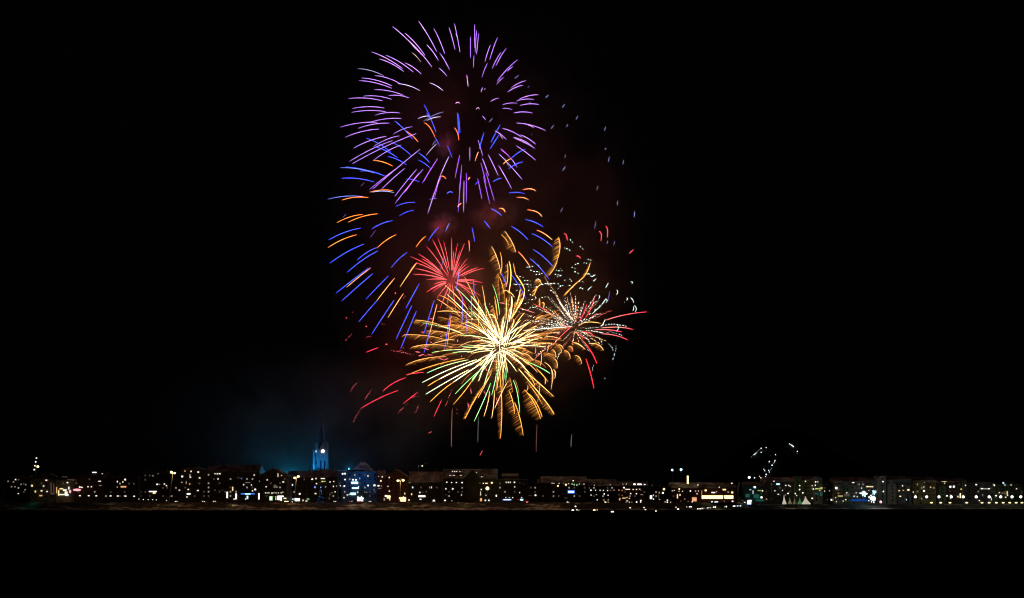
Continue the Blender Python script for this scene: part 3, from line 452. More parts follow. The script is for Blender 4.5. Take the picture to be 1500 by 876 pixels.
# lancet openings front and left face
def lancet(dx, w_, z0, z1, face):
    n = 6; pts = [(dx - w_, z0), (dx + w_, z0), (dx + w_, z1 - w_*1.6)] + [(dx + w_*math.cos(math.pi*q/n), z1 - w_*1.6 + w_*1.6*math.sin(math.pi*q/n)) for q in range(1, n)] + [(dx - w_, z1 - w_*1.6)]
    bm = bmesh.new(); prism_y(bm, pts, -S - .13, -S + .2)
    bmesh.ops.transform(bm, matrix=Matrix.Rotation(rot + face, 4, 'Z'), verts=bm.verts[:])
    mesh_obj('belfry_opening', bm, GLASS, tower)
for face in (0, -math.pi/2):
    for dx in (-1.5, 1.5): lancet(dx, .62, zt * .45 + 1, zt * .78, face)
    lancet(0, .6, zt * .12, zt * .36, face)
# clock in front; the left disc stands in for a light on the turret
for face, nm in ((0, 'clock'), (-math.pi/2, 'clock')):
    M = Matrix.Rotation(rot + face, 4, 'Z')
    c = bmesh.new(); bmesh.ops.create_cone(c, cap_ends=True, segments=20, radius1=1.25 if face == 0 else .75, radius2=1.25 if face == 0 else .75, depth=.3)
    bmesh.ops.transform(c, matrix=M @ Matrix.Translation((0, -S - .5, Z_(661.3, CD) - zs)) @ Matrix.Rotation(R(90), 4, 'X'), verts=c.verts[:])
    ck = mesh_obj('clock', c, emis('clock_glow' if face == 0 else 'turret_light_glow', (1, .93, .82) if face == 0 else (.6, .85, 1), 4 if face == 0 else 2), tower)
    h = bmesh.new(); bx(h, -.07, .07, -S - .72, -S - .67, 0, .95); bx(h, 0, .65, -S - .72, -S - .67, -.06, .08)
    bmesh.ops.transform(h, matrix=M @ Matrix.Translation((0, 0, Z_(661.3, CD) - zs)), verts=h.verts[:])
    mesh_obj('clock_hands', h, mat('black_iron', (.02, .02, .02), .5), ck)
# stair turret on the left corner
bm = bmesh.new(); cyl(bm, -5.2, -1.6, 0, Z_(660, CD) - zs, 1.35, 1.1, 8); cyl(bm, -5.2, -1.6, Z_(660, CD) - zs, Z_(654, CD) - zs, 1.3, .05, 8)
mesh_obj('stair_turret', bm, BRICK, ch)
# gables, pinnacles and spire
bm = bmesh.new()
for k in range(4):
    M = Matrix.Rotation(rot + k * math.pi/2, 4, 'Z'); b2 = bmesh.new()
    prism_y(b2, [(-2.6, zt), (2.6, zt), (0, zt + 6.2)], -S - .15, -S + 1.2)
    bmesh.ops.transform(b2, matrix=M, verts=b2.verts[:]); me = bpy.data.meshes.new('t'); b2.to_mesh(me); b2.free(); bm.from_mesh(me)
    p = M @ Vector((S, S, 0)); cyl(bm, p.x, p.y, zt, zt + 3.2, .65, .6, 6); cyl(bm, p.x, p.y, zt + 3.2, zt + 7, .7, .03, 6)
COPPER = mat('spire_slate', (.035, .04, .042), .6, (.06, .07, .07), scale=.3)
mesh_obj('gable_crown', bm, BRICK, ch)
bm = bmesh.new(); cyl(bm, 0, 0, zt, zt + 5, 4.3, 3.3, 8); cyl(bm, 0, 0, zt + 5, Z_(608, CD) - zs, 3.3, .1, 8)
sp = mesh_obj('spire', bm, COPPER, ch)
bm = bmesh.new(); ball(bm, (0, 0, Z_(608, CD) - zs), .4); bx(bm, -.08, .08, -.08, .08, Z_(608, CD) - zs, Z_(604, CD) - zs); bx(bm, -.5, .5, -.07, .07, Z_(605.5, CD) - zs, Z_(605, CD) - zs)
mesh_obj('spire_cross', bm, METAL, sp)
# nave and transept
bm = bmesh.new(); prism_x(bm, [(0, 0), (13, 0), (13, 15), (6.5, 23), (0, 15)], 3, 34); prism_y(bm, [(10, 0), (21, 0), (21, 15), (15.5, 22), (10, 15)], -5, 18)
mesh_obj('nave', bm, BRICK, ch, (0, 2, 0))
bm = bmesh.new(); prism_x(bm, [(-.6, 14.5), (6.5, 23.05), (13.6, 14.5), (13.6, 14.9), (6.5, 23.5), (-.6, 14.9)], 3, 34.5)
prism_y(bm, [(9.4, 14.4), (15.5, 22.05), (21.6, 14.4), (21.6, 14.85), (15.5, 22.5), (9.4, 14.85)], -5.5, 6)
mesh_obj('nave_roof', bm, ROOFTHIN, ch, (0, 2, 0))
# blue floodlights on roofs left and right of the church
def floodlight(name, px, py, D, label, energy, color, target=None, hr=.5, ek='C', spot=None, pole_to=None, rad=.4, cat='floodlight', esz=None):
    p = P(px, py, D); root = empty(name, (p.x, p.y, pole_to if pole_to is not None else p.z - 1.5), label, cat)
    base = root.location.z
    bm = bmesh.new(); bx(bm, -.1, .1, -.1, .1, 0, p.z - base); bx(bm, -.5, .5, -.5, .5, 0, .15)
    mesh_obj('mast', bm, METAL, root)
    bm = bmesh.new(); ball(bm, (0, 0, p.z - base), hr, 10)
    h = mesh_obj('lamp_or_glare_head', bm, litmat(ek), root)
    if energy:
        l = lamp('lamp_or_fill_light', (0, -hr - .8, p.z - base), energy, color, rad, spot and 'SPOT' or 'POINT', parent=root)
        if spot:
            l.data.spot_size = R(spot); l.data.spot_blend = .6
            d = target - (p + Vector((0, -hr - .8, 0))); l.rotation_euler = d.to_track_quat('-Z', 'Y').to_euler()
    return root
tgt = P(466, 672, CD)
floodlight('floodlight', 450, 695, 768, 'blue floodlight on the roof just left of the church tower', 9e4, (.0, .24, 1), tgt, .3, 'b', 50)
floodlight('floodlight', 441, 700, 772, 'blue floodlight between the middle twin lamp and the church', 5e4, (.0, .26, 1), P(464, 664, CD), .3, 'b', 40)
floodlight('floodlight', 477, 685.5, 764, 'blue floodlight on the roof right at the foot of the church tower', 1.6e4, (.0, .25, 1), P(471, 672, CD), .25, 'b', 60)
floodlight('floodlight', 425, 698, 790, 'blue floodlight shining into the smoke left of the church', 3.6e4, (.01, .5, .95), None, .3, 'b')
floodlight('floodlight', 511, 686, 765, 'pale blue floodlight on the hotel roof shining into the smoke', 0.9e4, (.03, .42, 1), None, .3, 'b')
floodlight('floodlight', 527, 700, 738, 'blue floodlight hung before the hotel facade', 1.2e3, (.03, .3, 1), None, .25, 'b')

# ------------------------------------------------------------------ street furniture
def twin_lamp(xt, yt, xb, yb, D, label, heads):
    zb = STREET; b = Vector((X_(xb, D), D, zb)); root = empty('street_lamp', b, label, 'street lamp')
    top = P(xt, yt, D) - b
    bm = bmesh.new(); tube(bm, [Vector((0, 0, 0)), top * .5, top], [.3, .24, .2], 6); mesh_obj('pole', bm, POLE, root)
    bm = bmesh.new(); bx(bm, -.4, .4, -.4, .4, 0, .5); mesh_obj('base', bm, METAL, root)
    for hx, hy, r in heads:
        h = P(hx, hy, D) - b
        bm = bmesh.new(); tube(bm, [top, Vector(((top.x+h.x)/2, 0, h.z + .5)), h + Vector((0, 0, .3))], .1, 5); arm = mesh_obj('arm', bm, METAL, root)
        bm = bmesh.new(); ball(bm, h, r, 8, .9); mesh_obj('lamp_or_glare_head', bm, litmat('Y'), root)
    lamp('lamp_or_fill_light', top + Vector((0, -1.6, 1.0)), 1.9e3, (1, .62, .25), .5, parent=root)
    return root
twin_lamp(253.3, 694, 247, 729, 706, 'leaning twin headed yellow street lamp, left of the three twin lamps', [(251, 691.7, 1.0), (255.8, 693, .75)])
twin_lamp(434, 701, 431.5, 727, 708, 'twin headed yellow street lamp before the gabled house left of the church', [(431.6, 700, .85), (437, 698, .95)])
twin_lamp(586.5, 705, 586, 735, 704, 'tall upright twin headed street lamp before the glowing yellow shopfront', [(582.8, 704.2, .85), (590.6, 703.6, .95)])
# round yellow clock lamp
def post_lamp(px, py, D, r, key, label, name='street_lamp', group=None, energy=0, color=(1, .8, .5), zb=None, cat='street lamp', wide=1.0, polemat=None):
    zb = STREET if zb is None else zb
    p = P(px, py, D); root = empty(name, (p.x, p.y, zb), label, cat, group)
    h = max(.3, p.z - zb)
    bm = bmesh.new(); cyl(bm, 0, 0, 0, max(.12, h - r * .6), .12, .08, 6); cyl(bm, 0, 0, 0, .25, .3, .25, 6)
    mesh_obj('pole', bm, polemat or METAL, root)
    bm = bmesh.new(); ball(bm, (0, 0, h), r, 8)
    if wide != 1:
        for v in bm.verts: v.co.x *= wide
    mesh_obj('lamp_or_glare_head', bm, litmat(key), root)
    if energy: lamp('lamp_or_fill_light', (0, -r - .7, h + .2), energy, color, .3, parent=root)
    return root
post_lamp(714, 715.4, 745, 1.35, 'Y', 'big round yellow lamp on a pole before the large apartment house', energy=300, color=(1, .7, .25))
for i, (x, e) in enumerate([(117,1),(130,1),(141,1),(162,1),(172.5,1),(184,1),(196.5,1)]):
    post_lamp(x, 726 + i * .15, 716, .45, 'w', f'small white lamp at far left, {ORD[i]} of seven from the left', group='low white lamps at the far left', wide=1.6)
for i, (x, y) in enumerate([(203.5,731),(210,731.7),(217,732),(223.5,732),(229,732.3),(244,733)]):
    post_lamp(x, y, 712, .3, 'w', f'knee high light left of the leaning lamp, {ORD[i]} of six', 'bollard_light', 'knee high lights by the road', cat='bollard light')
for i, x in enumerate([1341, 1357.5, 1375.5, 1393.5, 1411, 1430, 1449, 1466, 1482.5, 1495.3]):
    post_lamp(x, 727.8, 862, 1.15, 'W', f'glaring globe lamp on the right quay, {ORD[i]} of ten from the left', group='globe lamps along the right quay', energy=75, color=(1, .85, .55), zb=STREET*.8)
for i, x in enumerate([1364.5, 1378, 1391.5, 1416, 1438.5, 1449, 1459.5, 1469.5, 1479, 1488.5, 1497]):
    post_lamp(x, 736.4, 852, .5, 'Y', f'warm low lamp on the right quay edge, {ORD[i]} of eleven from the left', 'quay_lamp', 'low lamps along the right quay edge', zb=4.05, cat='quay lamp', wide=2.4)
ice = [(839,747.5,'W',1.8),(843,741.8,'W',1.3),(845,746.8,'w',1.3),(848,747.6,'d',1),(870.5,747.4,'Y',2),(875,747,'o',1.2),(897,750,'w',1.9),(923,743.8,'w',1.7),(943.4,743.4,'w',1.2),(945.5,746.6,'w',1.5),(960.8,748.8,'w',1),(990.3,743,'w',.9),(993.4,745.7,'W',1.6)]
for i, (x, y, k, wd) in enumerate(ice):
    D = min(shore(x) - 2, EYE * F / (y - HZ + .6)) if y > 742.5 else shore(x) + 3
    post_lamp(x, y, D, .42, k, f'small lantern at the ice edge left of the restaurant, {ORD[i]} from the left', 'ice_lantern', 'lanterns at the ice edge', zb=0 if y > 742.5 else .6, cat='lantern', wide=wd)
# bright icy rampart below the restaurant: string of lanterns on a low snow wall
for nm, pts, lb in (('light_string', [(1020,746),(1026,745.7),(1031,745),(1036,744.6),(1043,744),(1050,742.8)], 'longest rising string of white lights at the ice edge below the restaurant'),
                ('light_string', [(1059.5,743),(1064,742.6),(1068.5,742.4)], 'short string of white lights right of the longest one'),
                ('light_string', [(1074,742),(1080,741.6),(1087,741.5)], 'short string of white lights left of the blue white box'),
                ('light_string', [(1006,743),(1010,742.8),(1014.4,742.8)], 'short string of white lights left of the longest one')):
    D = 705; root = empty(nm, P(pts[0][0], pts[0][1], D), lb, 'string of lights'); o = root.location
    q = [P(x, y, D) - o for x, y in pts]
    bm = bmesh.new(); tube(bm, q, .07, 4)
    for p_ in q: tube(bm, [p_, Vector((p_.x, p_.y, -o.z))], .05, 4)
    mesh_obj('cable', bm, METAL, root)
    rr = random.Random(int(pts[0][0]))
    for a, b in zip(q, q[1:]):
        n = max(2, int((b - a).length / .9))
        for k in range(n):
            if rr.random() < .25: continue
            bm = bmesh.new(); ball(bm, a + (b - a) * (k / n) + Vector((0, -.2, .25)), rr.uniform(.25, .5), 6); mesh_obj('bulb', bm, litmat(rr.choice('wWWc')), root)
# lit obelisk shaped tree, masts, roof lamps
def mast(px, pys, D, label, base_z, heads, name='light_mast'):
    root = empty(name, (X_(px, D), D, base_z), label, 'mast')
    ztop = Z_(min(pys), D) - base_z
    bm = bmesh.new(); tube(bm, [Vector((0, 0, 0)), Vector((0, 0, ztop))], [.3, .12], 6)
    mesh_obj('pole', bm, METAL, root)
    for (hx, hy, r, k) in heads:
        c = P(hx, hy, D) - root.location
        bm = bmesh.new(); tube(bm, [Vector((0, 0, c.z - .2)), c], .06, 4); arm = mesh_obj('bracket', bm, METAL, root)
        bm = bmesh.new(); ball(bm, c + Vector((0, -.2, 0)), r, 8); mesh_obj('lamp_or_glare_head', bm, litmat(k), root)
mast(52.5, [669], 775, 'tall mast with a vertical chain of five lights above the hipped roof at far left', STREET, [(53.6,671,.6,'w'),(52.5,676.6,.6,'c'),(51.3,682.3,.6,'w'),(55.6,683.5,.95,'Y'),(50.4,688,.65,'w')])
mast(984.6, [687], 790, 'roof mast with one bright bluish light, left of the pair above the restaurant', STREET, [(984.6,688.5,.85,'C')])
mast(997.6, [687], 790, 'roof mast with one bright bluish light, right of the pair above the restaurant', STREET, [(997.6,688,.95,'C')])
mast(1097.4, [698], 870, 'mast with a bright white light left of the foot of the ski slope', STREET, [(1097.4,699.4,1.1,'W'),(1105.2,699.8,.6,'c')])
mast(613, [681], 845, 'thin mast with two small lights behind the big snowy roof', STREET, [(613,682.7,.35,'d'),(618.6,682.6,.6,'w')])
# lit pillar on the restaurant roof
pl = P(1007.5, 705, 762); root = empty('roof_pillar', pl, 'short pillar glowing yellow white on the restaurant roof', 'pillar')
bm = bmesh.new(); bx(bm, -.55, .55, -.5, .5, -2, 4.2); mesh_obj('shaft', bm, litmat('Y'), root)
bm = bmesh.new(); bx(bm, -.75, .75, -.7, .7, 4.21, 4.6); bx(bm, -.8, .8, -.75, .75, -2.6, -2.01); mesh_obj('cap', bm, METAL, root)
# blue white light box on the quay
pl = P(1097.5, 741.2, 800); root = empty('light_box', (pl.x, pl.y, 4.2), 'glowing blue white box at the ice edge below the ski slope', 'light box')
bm = bmesh.new(); bx(bm, -1.3, 1.3, -1, 1, 0, 3.0); mesh_obj('lamp_body', bm, emis('box_glow', (.5, .6, 1), 3), root)
bm = bmesh.new(); bx(bm, -1.5, 1.5, -1.2, 1.2, 3.01, 3.3); bx(bm, -1.5, 1.5, -1.2, 1.2, -.3, -.01); mesh_obj('frame', bm, METAL, root)
# floodlights of the right quay; small outer heads and brackets are added as glare
def burst_lamp(px, py, D, label, r, key, energy, color):
    p = P(px, py, D); root = empty('floodlight', (p.x, p.y, 4.3), label, 'floodlight'); h = p.z - 4.3
    bm = bmesh.new(); cyl(bm, 0, 0, 0, h, .18, .12, 6); mesh_obj('mast', bm, METAL, root)
    rq = random.Random(int(px))
    for k in range(15):
        a = rq.uniform(0, 6.28); q = rq.uniform(.55, 1.7); c = Vector((math.cos(a) * r * q, rq.uniform(-.3, .3), h + math.sin(a) * r * q)) if k else Vector((0, -.3, h))
        bm = bmesh.new(); ball(bm, c, r * (rq.uniform(.14, .36) if k else .95), 8); mesh_obj('lamp_or_glare_head', bm, litmat(key if k % 4 else 'c'), root)
        if k: bm = bmesh.new(); tube(bm, [Vector((0, .1, h)), c], .05, 4); mesh_obj('bracket', bm, METAL, root)
    lamp('lamp_or_fill_light', (0, -r - 1, h), energy, color, .5, parent=root)
burst_lamp(1265, 722, 858, 'glaring blue white floodlight with added glare heads before the cream apartment block', 1.9, 'C', 1300, (.2, .65, 1))
burst_lamp(1281, 721, 858, 'smaller pale cyan floodlight right of the glaring blue one', 1.2, 'C', 500, (.4, .85, 1))
burst_lamp(1279, 730.3, 856, 'largest warm white floodlight with added glare heads low on the right quay', 2.4, 'W', 1500, (1, .85, .7))
burst_lamp(1290.4, 735, 854, 'small pink floodlight beside the largest white one', .8, 'k', 150, (1, .3, .6))
# white tents
def tent(px, py, wpx, label, m, D=852, lean=0):
    zb = 4.3; p = P(px, py, D); root = empty('tent', (p.x, p.y, zb), label, 'tent'); h = p.z - zb; r = wpx / 2 / F * D
    bm = bmesh.new(); n = 8; prof = [(1, 0), (.98, .12), (.55, .38), (.25, .66), (.05, 1)]
    rings = [[bm.verts.new((r*a*math.cos(2*math.pi*k/n) + lean*t*h, r*a*math.sin(2*math.pi*k/n), h*t)) for k in range(n)] for a, t in prof]
    for A, B in zip(rings, rings[1:]):
        for k in range(n): bm.faces.new((A[k], A[(k+1) % n], B[(k+1) % n], B[k]))
    bm.faces.new(rings[0][::-1]); bm.faces.new(rings[-1]); mesh_obj('canopy', bm, m, root)
    bm = bmesh.new(); cyl(bm, lean*h, 0, h - .1, h + .8, .06, .03, 5); mesh_obj('pole_tip', bm, METAL, root)
CANVAS = mat('white_canvas', (.75, .75, .7), .7, (.6, .6, .55), scale=2)
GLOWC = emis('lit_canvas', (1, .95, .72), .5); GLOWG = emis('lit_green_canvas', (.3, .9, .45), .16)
tent(1149, 725, 6, 'narrow peaked tent glowing white, left of the row', GLOWC, lean=-.05)
tent(1157, 728, 6, 'small peaked canvas tent right of the narrow white one', CANVAS)
tent(1171.5, 729, 7, 'peaked tent lit green', GLOWG)
tent(1181, 727, 13, 'broad tent glowing white at the right of the row', GLOWC, lean=-.12)
tent(1164, 729, 6, 'small warm canvas tent left of the green one', CANVAS)
lamp('lamp_or_fill_light', P(1160, 732, 846), 260, (1, .85, .5), .3)
lamp('lamp_or_fill_light', P(1108, 726, 838), 160, (.2, 1, .7), .3)
lamp('lamp_or_fill_light', P(45, 731, 708), 120, (.1, 1, .6), .3)
lamp('lamp_or_fill_light', P(1175, 722, 858), 110, (1, .85, .35), .3)
lamp('lamp_or_fill_light', P(1230, 724, 858), 100, (1, .8, .4), .3)
lamp('lamp_or_fill_light', P(92, 718, 735), 110, (1, .8, .6), .3)  # this and the next are added fill, without fixtures, for the far left facades
lamp('lamp_or_fill_light', P(62, 716, 733), 90, (1, .75, .55), .3)
lamp('lamp_or_fill_light', P(1050, 732, 754), 220, (1, .75, .3), .3)
lamp('lamp_or_fill_light', P(340, 733, 706), 260, (1, .7, .4), .5)  # this and the following lamps are unseen, added to brighten the snow bank
lamp('lamp_or_fill_light', P(520, 733, 706), 320, (1, .7, .4), .5)
lamp('lamp_or_fill_light', P(680, 732, 706), 420, (1, .65, .35), .5)
lamp('lamp_or_fill_light', P(790, 733, 708), 260, (1, .65, .35), .5)
lamp('lamp_or_fill_light', P(170, 731, 706), 110, (1, .7, .35), .5)
# pink sign
pl = P(113, 717.6, 738); root = empty('neon_sign', (pl.x, pl.y, STREET), 'oval pink neon sign on a post before the dark block at far left', 'neon sign')
bm = bmesh.new(); cyl(bm, 0, 0, 0, pl.z - STREET, .15, .12, 6); mesh_obj('post', bm, METAL, root)
bm = bmesh.new(); ball(bm, (0, -.3, pl.z - STREET), .85, 12)
for v in bm.verts: v.co.x *= 3.5; v.co.y = -.3 + (v.co.y + .3) * .3
mesh_obj('sign_face', bm, litmat('k'), root); lamp('lamp_or_fill_light', (0, -1.6, pl.z - STREET), 60, (1, .1, .12), .3, parent=root)

# ------------------------------------------------------------------ ski slope lamps
def on_hill(px, py):
    D = 1700
    while D < 2700:
        p = P(px, py, D)
        if p.z - 7 < hillz(p.x, p.y) - 2: return D
        D += 8
    return D
chains = [("left upper row of the ski slope", [(1101,669,.9),(1103,667,.8),(1104.5,666,1.3),(1106,665,1.5),(1107.5,663.6,1.3),(1109,662,1),(1110.5,660,1),(1113,658.4,1),(1115,656.6,1.6),(1122.3,655.6,1.3),(1115,662.5,1.4),(1117.5,660.5,.6)]),
          ("right upper end of the ski slope", [(1156.5,650.2,1.2),(1158.6,651.4,1.4),(1160.2,652.6,1.6),(1162,654,1.8),(1168,661.2,1.4),(1167.6,664,.6)]),
          ("winding lower run of the ski slope", [(1136,666,1.2),(1129,667.4,.6),(1135.3,674.5,1.3),(1134.6,676.6,1.1),(1133,678.6,1),(1131,681.4,1.6),(1127,676,1.5),(1126.4,678,.8),(1130,686,1),(1128.7,688,.8),(1119,687.4,1.1),(1120.3,689.6,1.2),(1126,689,1.3),(1127,691.4,1.2),(1122.4,695,1.8),(1121.4,698,1.2)])]
def slope_lamp(px, py, r, k, label, group):
    D = on_hill(px, py); p = P(px, py, D); gz = hillz(p.x, p.y) - 2
    root = empty('slope_lamp', (p.x, p.y, gz), label, 'slope lamp', group)
    bm = bmesh.new(); tube(bm, [Vector((0, 0, 0)), Vector((0, 0, p.z - gz))], [.25, .15], 5); mesh_obj('mast', bm, METAL, root)
    bm = bmesh.new(); ball(bm, (0, 0, p.z - gz), r * .95, 6); mesh_obj('lamp_or_glare_head', bm, litmat(k), root)
for lb, pts in chains:
    for i, (x, y, r) in enumerate(pts):
        slope_lamp(x, y, r, 'c' if r > 1 else 'd', f'white lamp on the {lb}, {ORD[i]} in the row', 'lamps on the ' + lb)
for i, (x, y, r) in enumerate([(1112.5,697.6,1),(1114.6,700,1.4),(1117,701,1.4),(1119.6,699.4,.8),(1122,701.6,1.2)]):
    slope_lamp(x, y, r, 'y', f'yellow lamp at the foot of the ski slope, {ORD[i]} from the left', 'yellow lamps at the foot of the ski slope')

# ------------------------------------------------------------------ trees
def bare_tree(px, D, hpx, label, zb=STREET, seed=1):
    rr = random.Random(seed); root = empty('bare_tree', (X_(px, D), D, zb), label, 'tree'); H = hpx / F * D
    bm = bmesh.new(); tw = bmesh.new()
    def grow(p, d, L, r, lvl):
        q = p + d * L; mid = p + d * L * .5 + Vector((rr.uniform(-1, 1), rr.uniform(-1, 1), 0)) * L * .05
        tube(bm if lvl < 2 else tw, [p, mid, q], [r, r * .8, r * .55], 5 if lvl < 2 else 3)
        if lvl >= 5: return
        for k in range(3 if lvl else 4):
            nd = (d + Vector((rr.uniform(-1, 1), rr.uniform(-1, 1), rr.uniform(-.2, .6))) * .8).normalized()
            grow(p + d * L * rr.uniform(.6, 1), nd, L * rr.uniform(.55, .75), r * .55, lvl + 1)
    grow(Vector((0, 0, 0)), Vector((0, 0, 1)), H * .33, max(.12, H * .02), 0)
    mesh_obj('trunk', bm, BARK, root); mesh_obj('crown', tw, TWIG, root)
def fir_tree(px, D, hpx, label, zb=STREET, seed=1, name='fir_tree'):
    rr = random.Random(seed); root = empty(name, (X_(px, D), D, zb), label, 'tree'); H = hpx / F * D
    bm = bmesh.new(); tube(bm, [Vector((0, 0, 0)), Vector((0, 0, H))], [H*.025, .02], 6); mesh_obj('trunk', bm, BARK, root)
    bm = bmesh.new()
    for k in range(900):
        t = rr.random() ** .8; z = H * (.1 + .9 * t); r = H * .2 * (1 - t) * rr.uniform(.35, 1.1) + .05; a = rr.uniform(0, 6.283)
        c = Vector((r * math.cos(a), r * math.sin(a), z - r * .35)); s = H * .03 * rr.uniform(.5, 1.2)
        d1 = Vector((math.cos(a), math.sin(a), -.5)) * s * 1.6; d2 = Vector((-math.sin(a), math.cos(a), rr.uniform(-.3, .3))) * s * .6
        bm.faces.new([bm.verts.new(c - d1 - d2), bm.verts.new(c + d1 * .6 - d2 * .4), bm.verts.new(c + d1 * .7 + d2 * .5), bm.verts.new(c - d1 + d2)])
    mesh_obj('crown', bm, NEEDLE, root)
    return root, H
bare_tree(425, 722, 22, 'bare tree lit orange from below beside the middle twin lamp', seed=3)
bare_tree(449, 722, 19, 'bare tree between the middle twin lamp and the blue glowing tree', seed=5)
bare_tree(545, 720, 17, 'dark bare tree right of the blue hotel', seed=6)
bare_tree(577, 716, 20, 'bare tree just left of the glowing yellow shopfront', seed=8)
bare_tree(700, 716, 16, 'bare tree before the middle of the large apartment house', seed=9)
bare_tree(808, 716, 20, 'warmly lit bare tree left of the blue white sign', seed=10)
bare_tree(825, 714, 24, 'taller warmly lit bare tree just below the blue white sign', seed=11)
bare_tree(834, 714, 17, 'smaller bare tree at the right foot of the blue white sign', seed=12)
bare_tree(919, 734, 17, 'bare tree hung with small white lights before the red building', seed=13)
bare_tree(1126, 836, 19, 'bare tree right of the teal lights', zb=4.3, seed=14)
bare_tree(240, 716, 15, 'dark bare tree left of the leaning street lamp', seed=15)
bare_tree(655, 716, 15, 'dark bare tree at the left end of the large apartment house', seed=16)
lamp('lamp_or_fill_light', P(812, 733, 708), 200, (1, .5, .2), .3)
lamp('lamp_or_fill_light', P(425, 732, 716), 160, (1, .45, .15), .3)
fir_tree(1085, 800, 34, 'slender tall fir lit yellow between restaurant and ski slope', seed=20)
rt, H_ = fir_tree(470, 724, 22, 'fir tree wrapped in blue fairy lights below the church tower', seed=21)
rr = random.Random(5)
for k in range(34):
    t = rr.random(); z = H_ * (.08 + .9 * t); r = H_ * .21 * (1 - t); a = rr.uniform(math.pi, 2 * math.pi)
    bm = bmesh.new(); ball(bm, (r*math.cos(a), r*math.sin(a) - .1, z), .11, 5); mesh_obj('fairy_light', bm, litmat('b' if k % 5 else 'c'), rt)
bm = bmesh.new(); ball(bm, (0, 0, H_ + .1), .35, 6); mesh_obj('tree_star', bm, litmat('C'), rt)
lamp('lamp_or_fill_light', P(470, 727, 716), 90, (.05, .4, 1), .3)
lamp('lamp_or_fill_light', P(1085, 733, 792), 260, (1, .8, .35), .3)
for i, (x, h) in enumerate([(476, 20), (498, 24), (402, 14), (760, 14), (889, 15), (975, 15), (1060, 13), (1215, 18), (1330, 15)]):
    fir_tree(x, (722 if x < 1000 else 742) if x < 1080 else 864, h, ['dark fir just right of the blue fairy light tree', 'dark fir at the left corner of the blue hotel', 'dark fir before the bright shopfronts of the gabled house', 'dark fir by the red and cyan shop lights', 'dark fir before the two even rows of windows', 'dark fir left of the restaurant', 'dark fir at the right end of the yellow window band', 'dark fir between the tents and the blue floodlight', 'dark fir left of the first globe lamp on the right quay'][i], zb=STREET if x < 1080 else 4.3, seed=30 + i)

# ------------------------------------------------------------------ cars on the quay road
def car(px, D, label, tail, body, group='cars on the quay road'):
    zb = STREET + .04; root = empty('car', (X_(px, D), D, zb), label, 'car', group)
    L = 4.3; Wd = 1.8
    bm = bmesh.new()
    prism_x(bm, [(0, .35), (L, .35), (L, .85), (L - .9, .95), (.1, .98), (0, .85)], -Wd/2, Wd/2); mesh_obj('body', bm, body, root)
    bm = bmesh.new(); prism_x(bm, [(.25, .99), (L - 1.1, .99), (L - 1.8, 1.45), (.7, 1.45)], -Wd/2 + .1, Wd/2 - .1); mesh_obj('cabin', bm, GLASS, root)
    for sx in (-1, 1):
        for yy in (.8, L - .8):
            c = bmesh.new(); bmesh.ops.create_cone(c, cap_ends=True, segments=12, radius1=.33, radius2=.33, depth=.22)
            bmesh.ops.transform(c, matrix=Matrix.Translation((sx * (Wd/2 - .05), yy, .33)) @ Matrix.Rotation(R(90), 4, 'Y'), verts=c.verts[:])
            mesh_obj('wheel', c, mat('rubber', (.02, .02, .02), .8), root)
        bm = bmesh.new(); ball(bm, (sx * .62, -.12, .75), .34 if not tail else .36, 6); mesh_obj('tail_light' if tail else 'headlight', bm, litmat('r' if tail else 'w'), root)
dk = mat('car_paint_dark', (.03, .03, .035), .3, spec=.5); lg = mat('car_paint_silver', (.4, .4, .42), .3, spec=.5)
car(513.7, 718, 'car showing red tail lights before the hotel, left of two', True, dk)
car(525.8, 718, 'car showing red tail lights before the hotel, right of two', True, lg)
car(490.5, 718, 'car with pale headlights left of the two with red tail lights', False, dk)
car(298, 718, 'car with headlights right of the leaning lamp', False, lg)
car(314, 718, 'dark car with headlights below the long block with chimneys', False, dk)
car(542, 718, 'car with headlights just right of the hotel', False, lg)
car(772, 726, 'car with reddish light by the flat block', True, dk)
car(258, 718, 'car with headlights close to the foot of the leaning lamp', False, dk)
car(635.5, 718, 'car with glaring headlights below the white sign', False, dk)

